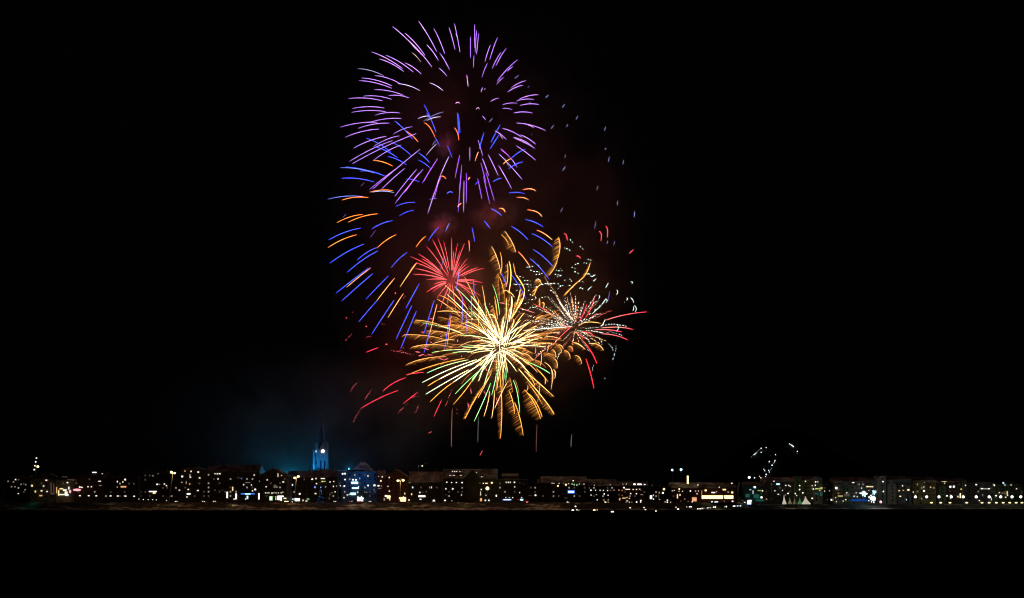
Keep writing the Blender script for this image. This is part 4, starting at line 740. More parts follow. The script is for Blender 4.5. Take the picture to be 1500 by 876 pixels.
# ------------------------------------------------------------------ smoke
def smoke(name, x0, x1, y0, y1, D0, D1, dens, scale, lo, hi, color, label, shape=True):
    a = P(x0, y1, (D0 + D1)/2); b = P(x1, y0, (D0 + D1)/2)
    c = (a + b) / 2; s = Vector((abs(b.x - a.x) / 2, (D1 - D0) / 2, abs(b.z - a.z) / 2))
    bm = bmesh.new(); bmesh.ops.create_icosphere(bm, subdivisions=3, radius=1)
    for v in bm.verts: v.co = Vector((v.co.x * s.x, v.co.y * s.y, v.co.z * s.z))
    m = bpy.data.materials.new(name + '_vapour'); m.use_nodes = True; nt = m.node_tree; nt.nodes.clear()
    out = nt.nodes.new('ShaderNodeOutputMaterial'); pv = nt.nodes.new('ShaderNodeVolumePrincipled')
    pv.inputs['Color'].default_value = (*color, 1); pv.inputs['Anisotropy'].default_value = .15
    tc = nt.nodes.new('ShaderNodeTexCoord'); n = nt.nodes.new('ShaderNodeTexNoise'); n.inputs['Scale'].default_value = scale; n.inputs['Detail'].default_value = 4; n.inputs['Roughness'].default_value = .6
    n.inputs['Distortion'].default_value = .8
    mr = nt.nodes.new('ShaderNodeMapRange'); mr.inputs[1].default_value = lo; mr.inputs[2].default_value = hi; mr.inputs[3].default_value = .04; mr.inputs[4].default_value = 1
    # soft edge: fade with distance from the middle of the cloud
    mp = nt.nodes.new('ShaderNodeMapping'); mp.inputs['Scale'].default_value = (1/s.x, 1/s.y, 1/s.z)
    ln = nt.nodes.new('ShaderNodeVectorMath'); ln.operation = 'LENGTH'
    fr = nt.nodes.new('ShaderNodeMapRange'); fr.inputs[1].default_value = .55 if s.x > 60 else .05; fr.inputs[2].default_value = 1.0; fr.inputs[3].default_value = 1; fr.inputs[4].default_value = 0; fr.interpolation_type = 'SMOOTHSTEP'
    mu = nt.nodes.new('ShaderNodeMath'); mu.operation = 'MULTIPLY'; m2 = nt.nodes.new('ShaderNodeMath'); m2.operation = 'MULTIPLY'; m2.inputs[1].default_value = dens
    L = nt.links.new
    L(tc.outputs['Object'], n.inputs['Vector']); L(n.outputs['Fac'], mr.inputs[0]); L(tc.outputs['Object'], mp.inputs[0]); L(mp.outputs[0], ln.inputs[0])
    L(ln.outputs['Value'], fr.inputs[0]); L(mr.outputs[0], mu.inputs[0]); L(fr.outputs[0], mu.inputs[1]); L(mu.outputs[0], m2.inputs[0]); L(m2.outputs[0], pv.inputs['Density']); L(pv.outputs[0], out.inputs['Volume'])
    o = mesh_obj(name, bm, m, None, c); o['kind'] = 'stuff'; o['label'] = label; o['category'] = 'smoke'
    return o
smoke('smoke', 440, 990, -30, 690, 762, 938, .0027, .016, .34, .72, (1, .6, .42), 'thin firework smoke tinted dark red drifting round the bursts')  # red of the firework light is put into the smoke's own colour
smoke('low_smoke', 200, 700, 490, 770, 730, 870, .0022, .018, .35, .75, (.8, 1, 1), 'low smoke glowing blue around the church tower')

smoke('smoke_puff', 632, 676, 188, 236, FW - 22, FW + 12, .05, .12, .44, .6, (1, .8, .9), 'small magenta lit smoke puff inside the lower violet burst')
smoke('smoke_puff', 620, 676, 306, 352, FW - 22, FW + 12, .08, .12, .44, .6, (1, .8, .8), 'brightest crimson smoke puff just above the red burst')
smoke('smoke_puff', 672, 770, 288, 340, FW - 30, FW + 30, .03, .08, .46, .62, (1, .7, .7), 'long dull red smoke wisp right of the crimson puff')
smoke('smoke_puff', 606, 720, 355, 462, FW - 32, FW + 32, .022, .07, .42, .62, (1, .7, .7), 'red lit smoke hanging around the red burst')
# ------------------------------------------------------------------ fireworks
SPARK = bpy.data.materials.new('burning_spark'); SPARK.use_nodes = True
nt = SPARK.node_tree; nt.nodes.clear(); out = nt.nodes.new('ShaderNodeOutputMaterial'); em = nt.nodes.new('ShaderNodeEmission'); at = nt.nodes.new('ShaderNodeAttribute'); at.attribute_name = 'spark_color'
nt.links.new(at.outputs['Color'], em.inputs[0]); nt.links.new(em.outputs[0], out.inputs[0]); em.inputs[1].default_value = 1.0
SPARK.cycles.emission_sampling = 'NONE'

class Burst:
    def __init__(s, name, cx, cy, Rpx, label, D=FW, seed=1, cat='firework'):
        s.cx, s.cy, s.R, s.D = cx, cy, Rpx, D; s.r = random.Random(seed)
        s.c = P(cx, cy, D); s.root = empty(name, s.c, label, cat); s.n = 0
    def world(s, x, y, dz):            # photo point at depth D+dz, relative to the burst's centre
        return P(x, y, s.D + dz) - s.c
    def trail(s, pts, col, width=1.0, sag=2.3, c_in=None, feather=0, dash=None, name='spark_trail', taper=True, fcol=(.55, .2, .04), merge=None):
        """pts: 2 or 3 photo points. The trail runs radially out from the burst in depth too."""
        if len(pts) == 2:
            (x1, y1), (x2, y2) = pts; ctl = ((x1+x2)/2, (y1+y2)/2 - 2*sag)
        else:
            (x1, y1), (xm, ym), (x2, y2) = pts; ctl = (2*xm - (x1+x2)/2, 2*ym - (y1+y2)/2)
        r1 = math.hypot(x1 - s.cx, y1 - s.cy); r2 = math.hypot(x2 - s.cx, y2 - s.cy)
        if r1 > r2: (x1, y1, r1), (x2, y2, r2) = (x2, y2, r2), (x1, y1, r1)
        sgn = s.r.choice((-1, 1)); dout = math.sqrt(max(0, s.R**2 - r2**2)) * s.D / F * sgn * .95
        n = max(5, int(math.hypot(x2-x1, y2-y1) / 3.5)) if not feather else max(8, int(math.hypot(x2-x1, y2-y1) / 2.5))
        P3, Cc, Wd = [], [], []
        c_in = c_in or col
        for i in range(n + 1):
            t = i / n; x = (1-t)**2*x1 + 2*t*(1-t)*ctl[0] + t*t*x2; y = (1-t)**2*y1 + 2*t*(1-t)*ctl[1] + t*t*y2
            rr_ = math.hypot(x - s.cx, y - s.cy); dz = dout * min(1, rr_ / max(r2, 1))
            P3.append(s.world(x, y, dz))
            f = .55 + .45 * math.sin(math.pi * min(1, (.18 + .75 * t))) if taper else 1
            f *= s.r.uniform(.72, 1.15)
            Cc.append(tuple((a * (1-t) + b * t) * f * 1.6 for a, b in zip(c_in, col)))
            e = min(t, 1 - t) * n
            Wd.append(width * .212 * (.55 if e < .5 else .85 if e < 1.5 else 1))
        own = merge is None
        bm = bmesh.new() if own else merge; lay = bm.verts.layers.float_color.get('spark_color') or bm.verts.layers.float_color.new('spark_color')
        if dash:
            i = 0.0; tot = len(P3) - 1
            step = dash / max(1, math.hypot(x2-x1, y2-y1)) * tot
            while i < tot - .2:
                if s.r.random() < .92:
                    k = min(int(i), tot - 1); a = P3[k].lerp(P3[k+1], i - k); e = min(i + step * s.r.uniform(.3, .6), tot); k2 = min(int(e), tot - 1); b = P3[k2].lerp(P3[k2+1], e - k2)
                    jit = Vector((s.r.uniform(-.3, .3), s.r.uniform(-1, 1), s.r.uniform(-.3, .3)))
                    q = s.r.uniform(.5, 1.3)
                    tube(bm, [a + jit, (a+b)/2 + jit, b + jit], [Wd[k]*.6, Wd[k]*s.r.uniform(.8, 1.1), Wd[k]*.6], 4, lay, [tuple(v*q for v in Cc[k])]*3)
                i += step
        else:
            tube(bm, P3, Wd, 5, lay, Cc)
        if feather:
            dirv = Vector((-.8, s.r.uniform(-.2, .2), -.52))
            for i in range(1, len(P3)):
                for q in range(2):
                    dim = s.r.choice((1.7, 1.2, .5, .3, .3)) if q == 0 else .3
                    t = s.r.random(); p = P3[i-1].lerp(P3[i], t)
                    Lf = feather * 1.35 * s.r.uniform(.7, 1.1) * (.35 + .65 * math.sin(math.pi * min(1, max(0, (i - 1 + t) / len(P3)))) ) * .65
                    d = (dirv + Vector((s.r.uniform(-.08, .08), s.r.uniform(-.1, .1), s.r.uniform(-.08, .08)))).normalized()
                    q0 = s.r.uniform(.5, 1.3)
                    cs = [tuple(v * q0 * k_ * dim for v in fcol) for k_ in (2.6, 1.6, .35)]
                    tube(bm, [p, p + d * Lf * .5 + Vector((0, 0, .1)), p + d * Lf], [.17, .15, .1], 3, lay, cs)
        if own:
            mesh_obj(name, bm, SPARK, s.root)
        s.n += 1
    def tile(s, x0, y0, sc_, data, col, **k):
        for rec in data.strip().replace('\n', ';').split(';'):
            v = [float(q) for q in rec.split(',')] if rec.strip() else []
            if len(v) == 4: pts = [(x0 + v[0]/sc_, y0 + v[1]/sc_), (x0 + v[2]/sc_, y0 + v[3]/sc_)]
            elif len(v) == 6: pts = [(x0 + v[0]/sc_, y0 + v[1]/sc_), (x0 + v[2]/sc_, y0 + v[3]/sc_), (x0 + v[4]/sc_, y0 + v[5]/sc_)]
            else: continue
            kk = dict(k)
            if 'sag' not in kk:
                L = math.hypot(pts[0][0]-pts[-1][0], pts[0][1]-pts[-1][1]); kk['sag'] = min(2.4, L * .055 + .25)
            s.trail(pts, col, **kk)
    def finish(s): print('BURST', s.root.name, s.n)
T1 = 8.76; T2 = 4.38
# violet peony
pu = (.92, .40, 1.38); pk = (.75, .16, 1.35); pa = (.42, .34, .55)
b = Burst('violet_firework', 662, 170, 146, 'large violet peony firework, topmost of the bursts', seed=2)
k = dict(c_in=pu)
b.tile(580, 20, T1, '290,95,525,490;485,190,627,515;395,400,545,600;560,505,687,720;548,697,655,805;680,178,758,460;750,125,822,495;115,250,375,540;-45,165,140,325,330,530;140,325,462,685;115,632,325,775', pu)
b.tile(580, 20, T1, '330,170,400,260;765,250,790,320;180,370,250,460', pa)
b.tile(580, 20, T1, '205,500,322,622', (.7, .42, .4))
b.tile(0, 0, 1, '565.3,81,605.5,105.5;544.2,76,589.7,100.5;555.6,86.4,591.7,105;549.4,110.8,587,123;548.2,131.3,592,140;569.3,140,599.5,143.5', pu)
b.tile(0, 0, 1, '523.7,100.5,562,111', pa)
b.tile(490, 110, T1, '345,37,735,138;310,70,735,170;370,270,735,312;175,302,615,330;225,430,640,423;215,480,662,470;520,515,838,487;75,668,550,605;450,608,860,558;300,685,703,617;135,798,570,693', (.62, .27, 1.1), c_in=pu)
b.tile(0, 0, 1, '518,217,566,199.7;512,236.5,575,206;515.7,240,609.7,195.7;547.6,214.3,585,199;546.5,235.4,588,212.3;576.2,196.5,604,185.6', (.6, .3, 1.05), c_in=pu)
b.tile(0, 0, 1, '587.4,242,541.5,277.5;593,246.5,559,277;610.8,247.6,578.3,287.6;620,247.6,578.6,298;615.4,218.5,546,277', (.75, .25, 1.4), c_in=(.65, .35, .95), sag=.8)
b.tile(560, 190, T1, '470,555,280,810;460,570,300,790;630,490,540,655;712,370,512,688;740,600,670,875;755,600,640,875', pk, sag=.5)
b.tile(0, 0, 1, '657.6,229.4,645,257;646,254,626.5,313', (.9, .5, 1.2), sag=.5)
b.tile(560, 190, T1, '700,180,565,328', (.9, .6, .9), sag=1)
b.tile(650, 190, T1, '205,325,145,620;230,450,185,1060;225,580,200,760;290,555,290,940;435,625,490,890;475,425,545,690;510,600,590,955;540,545,650,915', (.62, .22, 1.2), c_in=pk, sag=.4)
b.tile(650, 190, T1, '335,225,335,395;440,135,500,335;495,370,577,590;570,320,700,590;705,460,870,755;260,655,255,1060', pu, sag=.8)
b.tile(730, 200, T1, '5,220,305,550;230,118,480,305;195,15,470,152;155,275,240,395', pu, sag=.9)
b.tile(730, 200, T1, '30,155,155,275;40,175,140,255', pk, sag=.5); b.tile(730, 200, T1, '80,280,130,390', pa)
b.tile(740, 110, T1, '75,165,265,72;35,215,228,130;175,312,425,252;145,333,368,313;190,390,432,378;110,487,350,487;145,615,520,712;290,640,368,678;-35,685,220,803;190,765,395,890;110,800,340,905', pu)
b.tile(670, 110, T1, '120,-5,138,150', (1.6, .25, 1.3), c_in=(.9, .7, .9)); b.tile(670, 110, T1, '325,160,303,218;315,525,365,575;480,715,630,830;580,427,705,445;580,380,770,362;425,340,530,295', pu)
b.tile(670, 110, T1, '240,440,265,418,283,440;545,770,580,820', (1.2, .6, .9)); b.tile(580, 110, T1, '765,365,792,348,820,365', (1.5, .6, 1.2), width=1.2)
b.tile(670, 110, T1, '345,190,360,170', pa)
b.tile(670, 20, T1, '168,290,168,568;222,135,222,440;246,215,228,495;276,250,246,525;214,530,205,692;517,305,415,592;424,402,354,617;387,635,314,817;563,492,446,705;628,445,495,670;775,590,510,868;718,678,640,740;597,817,505,905', (.75, .3, 1.35))
b.tile(580, 110, T1, '25,110,308,200;432,100,603,198;282,560,425,525;398,582,573,535', (1.1, .8, 1.3)); b.finish()
# blue and orange chrysanthemum
bl = (.12, .18, 1.9); bd = (.2, .26, 1.0); og = (2.2, .42, .06)
b = Burst('blue_orange_firework', 648, 318, 176, 'very large sparse firework of blue and orange trails around the red burst', seed=4)
b.tile(580, 110, T1, '360,378,515,735;388,485,440,560;0,605,215,825;500,800,560,915', bl); b.tile(580, 110, T1, '790,480,805,760;803,500,822,745', bl, width=1.4, sag=.3)
b.tile(0, 0, 1, '578,177.4,590,188', bl)
b.tile(470, 200, T2, '290,10,450,100;340,65,490,135;455,38,578,120;430,128,550,182;160,195,415,255;250,222,380,240;132,268,342,292;545,272,633,292;625,105,697,167;623,150,707,208;480,448,607,422;502,510,597,473;327,593,461,540;50,663,257,587;57,813,277,690;232,793,358,713;167,873,367,733;450,843,555,743;690,668,757,583;808,55,842,137', bl)
b.tile(470, 200, T2, '125,200,345,235;45,402,270,385;695,407,745,397;800,610,827,555', (.25, .3, 1.1)); b.tile(470, 200, T2, '330,357,470,360', (.6, .8, 1.6)); b.tile(470, 200, T2, '808,368,828,354,848,362', bl, width=1.2)
b.tile(0, 0, 1, '709,194,702,218;732.8,182.5,719,208.7;731.6,196.8,717.9,218', bl, width=1.2, sag=.2)
b.tile(640, 200, T2, '460,207,553,162;360,290,415,267;247,310,255,298,270,292;460,362,565,367;347,463,415,507;300,540,340,590;225,585,242,673;567,533,683,580;478,577,585,662;607,623,745,710;617,725,748,838;597,783,720,916', bl, width=1.1)
b.tile(730, 200, T1, '350,160,160,285', bl)
b.tile(480, 380, 3.65, '45,180,220,45;75,222,242,75;205,212,325,88;165,335,262,222;235,400,355,218;418,262,490,130;365,428,450,247;390,478,475,275;515,500,548,375;513,400,570,218;625,478,655,295', bl, sag=.4)
b.tile(640, 390, T1, '470,180,480,390;440,380,447,800;330,400,322,760;378,620,378,860;248,310,290,30', (.28, .28, 1.3), sag=.1)
b.tile(700, 330, T1, '305,620,370,780;435,640,540,790;535,780,620,950', bl, sag=.3); b.tile(590, 330, T1, '540,395,485,570', bd)
oin = (2.2, .9, .35)
b.tile(580, 110, T1, '360,612,430,665,500,795;135,720,285,858;750,675,790,740,808,835', og, width=1.15, c_in=(2.6, .35, .12))
b.tile(470, 200, T2, '335,153,461,190;135,408,306,392;315,357,461,347;103,553,270,500;175,550,365,496;45,713,231,630;360,716,484,630;567,873,618,808', (1.5, .4, .07), c_in=og, width=1.1)
b.tile(470, 200, T2, '765,257,785,255,803,272', og, width=1.4); b.tile(470, 200, T2, '610,710,672,640', og)
b.tile(640, 200, T2, '267,98,245,157;400,460,425,465,438,487;552,342,600,335,635,350;512,392,555,392,590,408;580,470,640,483,675,515;640,600,740,663;520,738,600,840', (2.2, .8, .3), c_in=(2.8, .4, .12), width=1.25)
b.tile(640, 200, T2, '200,278,208,265,213,262;133,450,158,428;205,667,210,735', (2.6, .5, .2), width=1.4)
b.tile(730, 200, T1, '160,285,60,355', (2.4, .8, .1), width=1.2)
b.tile(480, 380, 3.65, '100,150,230,45;358,100,262,222;405,182,322,312;475,20,388,145;585,238,545,400;660,300,640,455', (1.5, .75, .16), c_in=(2.3, .6, .25), sag=.5); b.finish()
# red burst
rd = (2.2, .5, .5)
b = Burst('red_firework', 661.5, 410, 55, 'small dense red firework left of centre', seed=5)
rc = random.Random(2)
outer = [(590+x/T1, 330+y/T1) for x, y in ((300,268),(380,182),(445,150),(522,190),(628,160),(652,335),(705,225),(735,320),(795,230),(835,420),(95,400),(195,365),(245,430),(180,485),(160,555),(130,627),(370,680),(390,760),(350,820),(300,860),(470,520),(300,700))]
outer += [(640+x/T1, 390+y/T1) for x, y in ((610,25),(530,15),(515,180),(565,385),(510,240),(490,390),(370,500),(240,560),(130,500),(40,545),(0,410),(-60,330),(410,0),(380,-30),(300,-60),(600,215),(420,300),(90,430))]
for (x, y) in outer:
    t = rc.uniform(.14, .34); xi = b.cx + (x - b.cx) * t; yi = b.cy + (y - b.cy) * t
    b.trail([(xi, yi), (x, y)], (1.25, .03, .08) if rc.random() < .6 else (1.5, .10, .14), c_in=(1.8, .28, .26), width=rc.uniform(.8, 1.25), sag=math.hypot(x-b.cx, y-b.cy) * .03)
b.finish()
# gold willow
gd = (1.9, .72, .10); gw = (2.3, 1.35, .45); gg = (.55, 1.7, .55); gwh = (2.6, 2.3, 1.3)
b = Burst('gold_firework', 733, 509, 134, 'huge gold and green chrysanthemum firework, brightest and lowest of the bursts', seed=6)
b.tile(590, 450, T1, '160,165,350,190,540,250;308,305,480,312,620,345;18,352,300,365,540,415;115,515,360,478,660,515;70,725,300,655,560,632;485,375,700,310,876,285;610,385,760,340,900,320;690,235,800,265,900,330', (1.9, .8, .2), feather=9, c_in=(.9, .4, .1))
b.tile(590, 450, T1, '55,875,400,745,800,655', gd, feather=5)
b.tile(590, 450, T1, '250,200,500,250,760,335;370,582,620,548,880,548;310,845,560,745,840,675;640,585,760,570,870,570', gg, c_in=(1.6, 1.9, .8))
b.tile(590, 450, T1, '380,470,520,430,660,410;720,510,800,465,876,440;445,55,600,50,750,75;745,215,810,200,876,200', (1.6, .8, .3))
b.tile(600, 520, T1, '160,355,500,190,860,60;208,503,500,330,760,190', (1.2, 1.9, 1.0), c_in=gwh, width=1.3)
b.tile(600, 520, T1, '380,310,620,190,920,60;560,350,720,240,920,110', gwh, width=1.7)
b.tile(600, 520, T1, '235,398,300,355,380,310;265,600,420,455,560,350;560,635,700,470,800,330;800,330,840,270,880,210;710,822,800,640,876,490', gd, width=1.1)
b.tile(600, 520, T1, '585,500,720,360,876,215', gg)
b.tile(670, 550, T1, '97,555,220,320,420,0;552,810,570,400,545,0', gd, feather=6)
b.tile(670, 550, T1, '215,590,350,290,425,100;800,480,770,230,715,60;620,90,625,-40,620,-150;440,250,480,90,500,-30', gg)
b.tile(670, 550, T1, '340,525,395,330,410,200;440,548,465,370,475,190;265,290,350,130,430,-20;505,195,520,80,545,-30;480,420,560,240,650,70;580,200,585,0,560,-150', (2.0, .95, .3))
b.tile(670, 550, T1, '735,490,710,330,660,190;845,770,800,540,735,345', gd, feather=9)
b.tile(740, 540, T1, '455,645,370,440,250,270;475,620,400,440,300,320', gd, feather=10); b.tile(740, 540, T1, '630,585,480,370,170,0;625,360,440,190,250,30', gd, feather=7, c_in=gw, width=1.15)
b.tile(740, 540, T1, '480,460,400,330,300,190;550,170,480,80,400,0;380,215,340,130,270,50;290,215,290,250,275,290', gd); b.tile(740, 540, T1, '575,65,530,30,440,-20', gg)
b.tile(740, 540, T1, '588,270,605,120,590,0;415,425,440,300,435,180;640,110,645,60,630,20;515,200,518,150,505,110', (1.3, .6, .3), feather=2)
b.tile(680, 460, T1, '876,285,760,320,620,400;876,330,760,380,640,450;850,110,740,180,640,300;660,460,580,465,500,500', gw, width=1.4); b.tile(680, 460, T1, '580,290,530,330,480,380;200,200,320,290,440,380;300,200,380,300,450,380', gwh, width=2.6)
b.tile(680, 460, T1, '640,65,625,130,600,200;876,190,780,240,690,310;-20,440,150,430,330,465;80,490,200,440,380,370', gw, width=1.2)
b.tile(640, 390, T1, '435,380,560,540,740,860;225,260,500,540,720,850;130,360,300,520,460,680', gg, c_in=gwh, width=1.2)
b.tile(640, 390, T1, '0,420,140,510,300,640;100,240,260,390,400,560;15,580,180,575,330,600;355,140,450,330,620,700;580,250,620,480,650,760;0,755,180,800,330,870;530,420,540,600,530,760;380,690,450,685,540,690', (1.9, .8, .18), c_in=(2.2, 1.2, .4))
b.tile(640, 390, T1, '60,770,300,760,500,840;310,740,480,740,640,870', gd, feather=7); b.tile(640, 390, T1, '710,230,770,400,805,620', gg); b.tile(640, 390, T1, '738,390,765,530,775,680;40,375,170,440,300,560', gd)
b.tile(640, 390, T1, '640,640,740,650,800,876', gw, feather=5, width=1.3)
b.tile(700, 330, T1, '175,270,250,430,300,640;345,75,440,220,485,345', (1.9, .9, .3), feather=9); b.tile(700, 330, T1, '260,635,310,750,330,876;285,340,308,470,300,600;300,120,360,180,395,250', gd); b.tile(700, 330, T1, '380,490,385,640,365,790', gd, feather=5)
b.tile(700, 330, T1, '400,460,425,640,395,870;490,640,560,740,600,830', (2.4, 1.2, .2), width=1.6); b.tile(700, 330, T1, '458,490,470,570,490,640', gd)
b.tile(700, 400, T1, '435,300,430,460,400,620', gwh, width=2.2); b.tile(700, 400, T1, '480,370,460,490,420,600;545,210,520,330,480,440;600,200,580,330,520,440;560,340,500,470,430,580', (2.5, 1.3, .35), width=1.5)
b.tile(700, 400, T1, '365,320,365,460,360,600;460,590,450,650,430,700;600,510,540,580,470,680;680,630,580,700,470,820;755,690,680,740,600,800', gw, feather=3, width=1.1)
b.tile(700, 400, T1, '205,545,260,680,290,840', gwh, width=1.8); b.tile(700, 400, T1, '330,220,410,245,470,310;780,790,660,810,540,870', gw)
b.finish()
b = Burst('white_gold_heart', 733, 507, 62, 'dense white gold heart of trails in the middle of the huge gold burst', seed=19, cat='firework')
for i in range(76):
    a = b.r.uniform(0, 2*math.pi); 
    if .1 < a < .35: continue
    L0 = b.r.uniform(2, 16); L1 = b.r.uniform(34, 66) * (1.15 if math.cos(a) < 0 else .9)
    d = (math.cos(a), math.sin(a)); jx, jy = b.r.uniform(-9, 9), b.r.uniform(-6, 6)
    q = b.r.random(); left = math.cos(a) < .2; c = (2.0, 1.9, .9) if q < .35 else (gg if q < (.68 if left else .45) else (2.0, .9, .2))
    b.trail([(b.cx + d[0]*L0 + jx, b.cy + d[1]*L0*.9 + jy), (b.cx + d[0]*L1 + jx, b.cy + d[1]*L1*.9 + jy)], c, c_in=(2.2, 2.0, 1.15), width=b.r.uniform(.6, 1.35), sag=b.r.uniform(.5, 3.5), feather=5 if i % 3 == 0 else 0)
b.finish()
b = Burst('orange_ember_veil', 735, 500, 128, 'veil of dim orange ember strands behind the huge gold burst', seed=29, cat='firework')
for i in range(70):
    a = b.r.uniform(0, 2*math.pi); L0 = b.r.uniform(25, 70); L1 = L0 + b.r.uniform(18, 48)
    if math.sin(a) > .3: L1 *= .85
    d = (math.cos(a), math.sin(a))
    b.trail([(b.cx + d[0]*L0, b.cy + d[1]*L0*.9), (b.cx + d[0]*L1, b.cy + d[1]*L1*.9)], (.75, .26, .05), width=.8, sag=b.r.uniform(1, 4), feather=7 if i % 2 else 0)
b.finish()
# gold arcs falling on the right flank
b = Burst('falling_gold_firework', 790, 500, 75, 'cluster of short drooping gold arcs on the right flank of the huge gold burst', seed=9)
b.tile(760, 460, T1, '720,530,780,560,805,640;590,465,640,500,660,570;480,395,530,430,550,500;430,455,465,490,475,560;380,500,425,530,445,580;450,570,490,620,490,700;640,410,680,430,695,470;510,390,550,410,570,450', (1.7, .75, .2), feather=6.5)
b.tile(760, 460, T1, '330,620,425,720,430,880;440,710,470,750,460,830;380,390,375,440,360,490;210,430,218,470,205,510;285,490,290,580,275,670;0,500,110,520,185,600;0,560,130,640,240,750;720,375,790,405,850,450', (1.7, .8, .3))
b.tile(760, 460, T1, '50,600,230,665,400,765', gg); b.tile(760, 460, T1, '300,300,160,340,0,420;420,375,260,385,100,415', gw, width=1.5); b.tile(760, 460, T1, '260,265,120,300,0,370', gwh)
b.tile(840, 480, T1, '200,205,310,215,390,290;-10,190,70,210,150,280', (1.8, .9, .3), feather=5); b.tile(760, 460, T1, '430,240,480,235,520,260;330,300,420,290,540,320;200,310,250,290,300,320;150,190,210,160,230,165', (1.8, .9, .4), feather=3)
b.tile(780, 400, T1, '590,680,700,630,876,645', (1.4, .8, .15), width=1.3); b.tile(700, 400, T1, '790,325,795,370,795,430;820,380,850,390,840,440;740,600,790,560,840,545', gd, feather=3, width=1.3); b.finish()
# the two feathered comets
for nm, pts, lb in (('comet_firework', [(773, 0)], ''),): pass
def comet(data, lb, seed, fe, x0=770, y0=330):
    b = Burst('comet_firework', x0 + data[0][0]/T1, y0 + data[0][1]/T1, 8, lb, seed=seed)
    for d in data:
        b.tile(x0, y0, T1, ','.join(str(q) for q in d), (1.9, .8, .12), feather=fe * 1.25, width=1.3, c_in=(1.4, .6, .15), fcol=(.9, .36, .07))
    b.finish()
comet([(422,150,440,280,410,430), (410,430,370,540,300,640)], 'upright feather shaped gold comet right of the blue trails', 21, 9)
comet([(830,475,775,620,690,710), (690,710,600,790,500,900)], 'slanting feather shaped gold comet above the white crackle', 22, 5)
comet([(130,715,180,700,198,760), (198,760,150,800,110,900)], 'small hooked gold comet between the gold and white bursts', 23, 5)
# white crackle
wt = (1.9, 1.9, 1.6); ct = (1.5, 1.9, 1.6)
b = Burst('white_crackle_firework', 842, 481, 85, 'white crackling firework of dotted trails right of the gold burst', seed=12)
for (x, y) in [(240,325),(185,300),(270,240),(400,340),(485,240),(555,285),(600,340),(675,360),(270,575),(320,540),(145,590),(0,690),(100,680),(60,740),(390,870),(820,270),(870,415),(520,880),(640,880),(740,870),(700,800),(330,420),(410,420),(440,310),(550,400),(180,500),(230,640),(20,640),(240,540),(320,330),(150,420),(60,560),(480,400),(520,350),(590,480),(870,520),(860,700),(150,800),(330,620),(120,620)]:
    X, Y = 780 + x/T1, 400 + y/T1; t = b.r.uniform(.15, .4)
    b.trail([(b.cx + (X-b.cx)*t, b.cy + (Y-b.cy)*t), (X, Y)], wt if b.r.random() < .6 else (1.7, 1.1, .7), width=b.r.uniform(.7, 1.1), sag=b.r.uniform(-.5, 1.5), dash=b.r.choice((2.6, 3.5, 5)), name='crackle_trail')
for i in range(44):
    ox, oy = b.r.uniform(-14, 8), b.r.uniform(-9, 7); a = b.r.uniform(0, 2*math.pi); L0 = b.r.uniform(3, 30); L1 = L0 + b.r.uniform(18, 56) * (1.35 if math.cos(a) < -.2 else .7)
    d = (math.cos(a), math.sin(a)*.8); c = b.r.choice(((2.6, 2.5, 2.0), (1.8, 2.1, 2.0), (2.3, 1.2, .5), (2.1, .7, .25), (2.0, .25, .2)))
    b.trail([(b.cx + ox + d[0]*L0, b.cy + oy + d[1]*L0), (b.cx + ox + d[0]*L1, b.cy + oy + d[1]*L1)], c, width=b.r.uniform(.6, 1.0), sag=b.r.uniform(-1, 4), dash=b.r.choice((None, 3, 4, 2.5)), name='crackle_trail')
# short drifting glints
glints = '490,290,530,295,575,325;685,265,715,275,745,310;550,180,580,195,600,225;630,505,660,492,700,505;570,540,605,542,640,555;620,600,650,600,675,625;745,485,765,470,790,490;800,440,822,435,845,455;390,575,430,580,475,582;360,625,410,640,460,640;400,660,430,650,460,640;480,690,500,690,500,710;530,670,555,680,580,690;785,635,805,620,825,632;835,660,850,645,876,640;220,760,300,745,420,745;270,770,330,755,430,750;410,810,460,775,530,775;570,725,600,715,640,722;690,715,715,715,735,735;685,815,710,800,735,815;800,835,825,810,855,785;310,840,340,845,360,870;590,790,600,795,615,798;450,548,450,550,452,552;545,770,560,772,580,775'
b.tile(770, 330, T1, glints, ct, dash=4.2, width=1.3, name='crackle_glint')
b.tile(700, 330, T1, '615,540,700,525,790,515;655,580,740,590,790,605;720,640,780,628,830,615;510,650,550,655,590,670;580,710,640,705,680,720;600,760,640,758,690,760;650,790,680,800,690,795;650,830,680,832,700,833;740,715,780,690,820,760;790,770,830,760,876,755;430,758,500,758,590,762', ct, dash=4.4, width=1.35, name='crackle_glint')
b.tile(700, 400, T1, '580,400,620,385,650,375;650,450,700,440,760,425;655,345,700,340,740,325;740,325,800,320,870,305;650,265,700,285,745,310;490,225,500,222,510,225;520,480,600,470,650,470;640,550,720,570,800,580;700,620,780,615,860,600;150,395,156,393,160,390;720,180,760,175,800,160', (1.7, 1.8, 1.4), dash=4.4, width=1.25, name='crackle_glint')
b.tile(850, 400, T1, '325,190,345,155,362,125;465,215,482,245,460,280;595,315,608,330,592,350;645,315,675,345,685,385;680,430,685,460,672,485;690,415,718,450,708,500;645,110,670,115,662,135;95,220,120,195,150,172;165,105,185,90,205,70;80,15,110,10,125,20;235,290,250,300,235,335;325,330,345,350,330,380;150,525,210,470,270,415;275,405,305,365,330,325;320,590,305,630,265,690;465,655,490,700,465,750;565,370,568,373,572,376;135,45,165,40,195,20;160,560,165,570,160,580', (1.1, 1.35, 1.2), width=.95, sag=0, name='crackle_glint')
b.tile(840, 480, T1, '450,205,490,250,510,310;540,235,545,280,520,340;500,330,525,355,505,410;260,480,250,520,240,555;415,615,410,640,400,655;300,120,350,160,370,200;150,120,190,160,215,185;460,50,540,70,620,105', (1.2, 1.5, 1.6), dash=3.6, width=.95, name='crackle_glint')
b.finish()
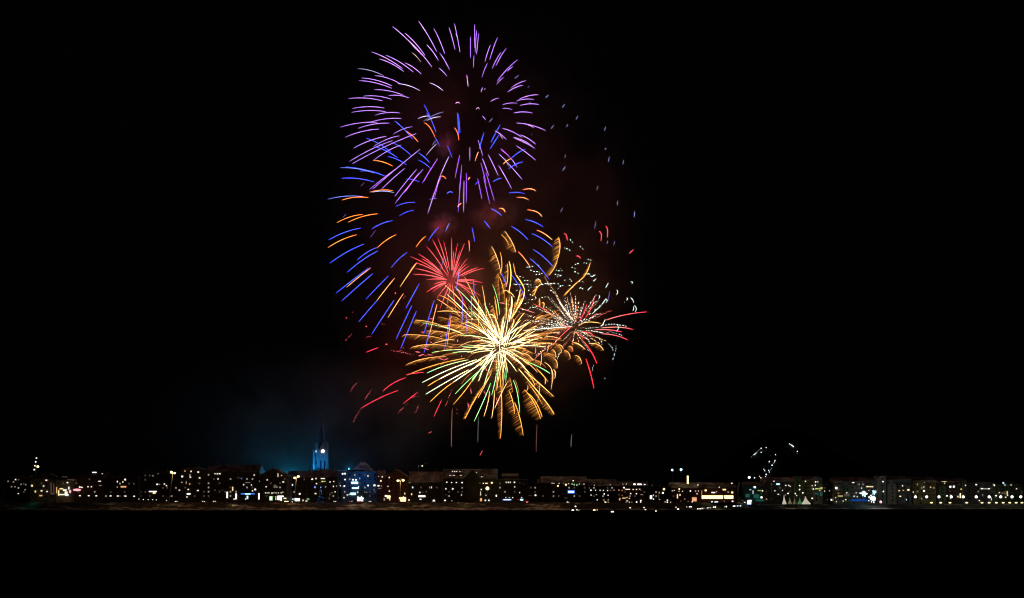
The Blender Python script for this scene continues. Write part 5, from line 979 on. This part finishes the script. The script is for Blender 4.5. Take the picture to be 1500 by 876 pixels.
# red comets on the right
rr_ = (1.7, .05, .12)
b = Burst('red_comet_firework', 846, 484, 105, 'spray of long red streaks shooting from the white crackle', seed=13)
b.tile(850, 400, T1, '325,605,580,535,855,498;180,730,360,728,535,755;270,780,450,800,612,860', rr_, width=1.2, c_in=(1.2, .3, .25)); b.tile(850, 400, T1, '270,705,500,695,680,727', rr_, width=1.2, c_in=(1.4, .6, .4))
b.tile(840, 480, T1, '115,50,200,65,265,105;145,190,235,320,300,460;160,400,220,590,262,778', (2.0, .06, .1), width=1.25); b.tile(780, 400, T1, '695,400,655,520,600,625;795,310,755,440,685,570;350,660,420,675,480,705', (1.8, .08, .1), width=1.15)
b.tile(700, 400, T1, '270,380,340,390,415,410;520,440,620,475,725,510', (1.6, .4, .35)); b.tile(760, 460, T1, '350,450,280,500,205,575', (1.7, .35, .35))
b.tile(760, 320, 3.245, '213,72,226,80,230,105;380,60,392,75,390,108;413,35,422,55,420,90;525,168,536,156,547,148;273,180,283,179,293,190', (2.3, .15, .2), width=1.2); b.finish()
# scattered red stars lower left
b = Burst('red_star_firework', 640, 520, 130, 'loose scatter of small red stars and streaks at the lower left', seed=14)
sr = (1.6, .06, .13)
b.tile(480, 380, 3.65, '205,497,270,472;295,705,350,662,418,632;180,795,280,740,378,700;405,770,482,710;568,840,610,750;420,615,515,603', sr, width=1.05, sag=.2)
b.tile(480, 380, 3.65, '365,490,460,510;335,487,400,490;395,500,410,465;487,515,560,510;120,708,155,660;198,750,232,695;88,445,130,398;200,415,230,415;380,243,420,188;378,818,428,770;468,822,487,780;627,790,665,698;690,825,690,800;595,525,640,535;135,868,180,795;283,346,305,346;130,287,137,280;470,500,490,497;440,740,480,730', (1.6, .2, .25), sag=.1, dash=3, width=1.0)
b.tile(480, 380, 3.65, '98,312,103,314;203,358,209,358;359,180,365,180;310,455,318,453;508,388,512,390', (1.8, .12, .16), width=1.9, sag=0)
b.tile(590, 450, T1, '340,150,400,150;250,520,335,548;245,310,247,330;350,445,375,455;455,650,530,680;530,680,585,655;160,570,225,580;320,610,380,615;200,625,270,605;705,415,705,445;755,620,755,640', (1.7, .3, .4), sag=.1)
b.tile(670, 550, T1, '170,170,180,235;135,350,142,415;340,200,375,265;500,350,540,310;500,285,525,380', (1.4, .2, .35), sag=0); b.tile(620, 460, 3.98, '30,695,50,685;330,825,345,795', (.9, .1, .12), sag=0)
b.tile(680, 460, T1, '340,610,400,605,500,640;270,690,290,725,290,730', (1.8, .4, .5)); b.finish()
# faint blue drops at the right
b = Burst('faint_blue_firework', 760, 330, 215, 'faint short blue glints scattered right of the violet burst', seed=15)
b.tile(780, 120, T2, '83,103,103,83;191,165,208,142;278,243,293,217;117,303,138,275;218,290,228,270;462,315,469,287;487,515,493,480;580,530,584,500;412,695,421,667;543,795,547,762;652,870,656,828;180,835,195,806;193,570,212,540;207,487,213,465;465,435,473,423', (.3, .34, .75), width=.85, sag=0)
b.tile(740, 110, T1, '120,45,175,0;290,165,315,130;305,360,330,340;335,770,345,750', (.25, .25, .7), width=.9, sag=0); b.tile(670, 110, T1, '405,605,455,550', (.25, .25, .55), sag=0); b.tile(760, 320, 3.245, '360,50,367,10;418,122,424,104;450,128,457,106;425,390,432,345', (.22, .2, .65), sag=0, width=.9)
b.tile(470, 200, T2, '315,650,352,600;140,520,165,495;255,320,280,295', (.14, .06, .25), sag=0); b.tile(0, 0, 1, '650,164,620,178;633,213,640,205', (.2, .2, .5)); b.finish()
# rising tails
for i, (x, y0, y1, c, lb) in enumerate([(661.3, 598, 655, (.17, .07, .05), 'dim reddish rising tail below the left edge of the gold burst'), (700, 610, 648, (.07, .07, .075), 'faint grey rising tail just left of the lowest gold trail'), (785.5, 622, 662, (.10, .045, .03), 'dim brown rising tail right of the lowest gold trail'), (836.5, 636, 655, (.12, .12, .14), 'short pale rising tail farthest right')]):
    b = Burst('rising_shell', x, (y0 + y1)/2, 1, lb, seed=40 + i, cat='rising firework')
    b.trail([(x + 1.2, y0), (x + .3, (y0+y1)/2), (x, y1)], c, width=1.3, name='rising_tail', taper=False)
for i, u in enumerate(used):
    if not u: print('UNUSED LIT', lits[i])
print('OBJECTS TOTAL', len(bpy.data.objects))
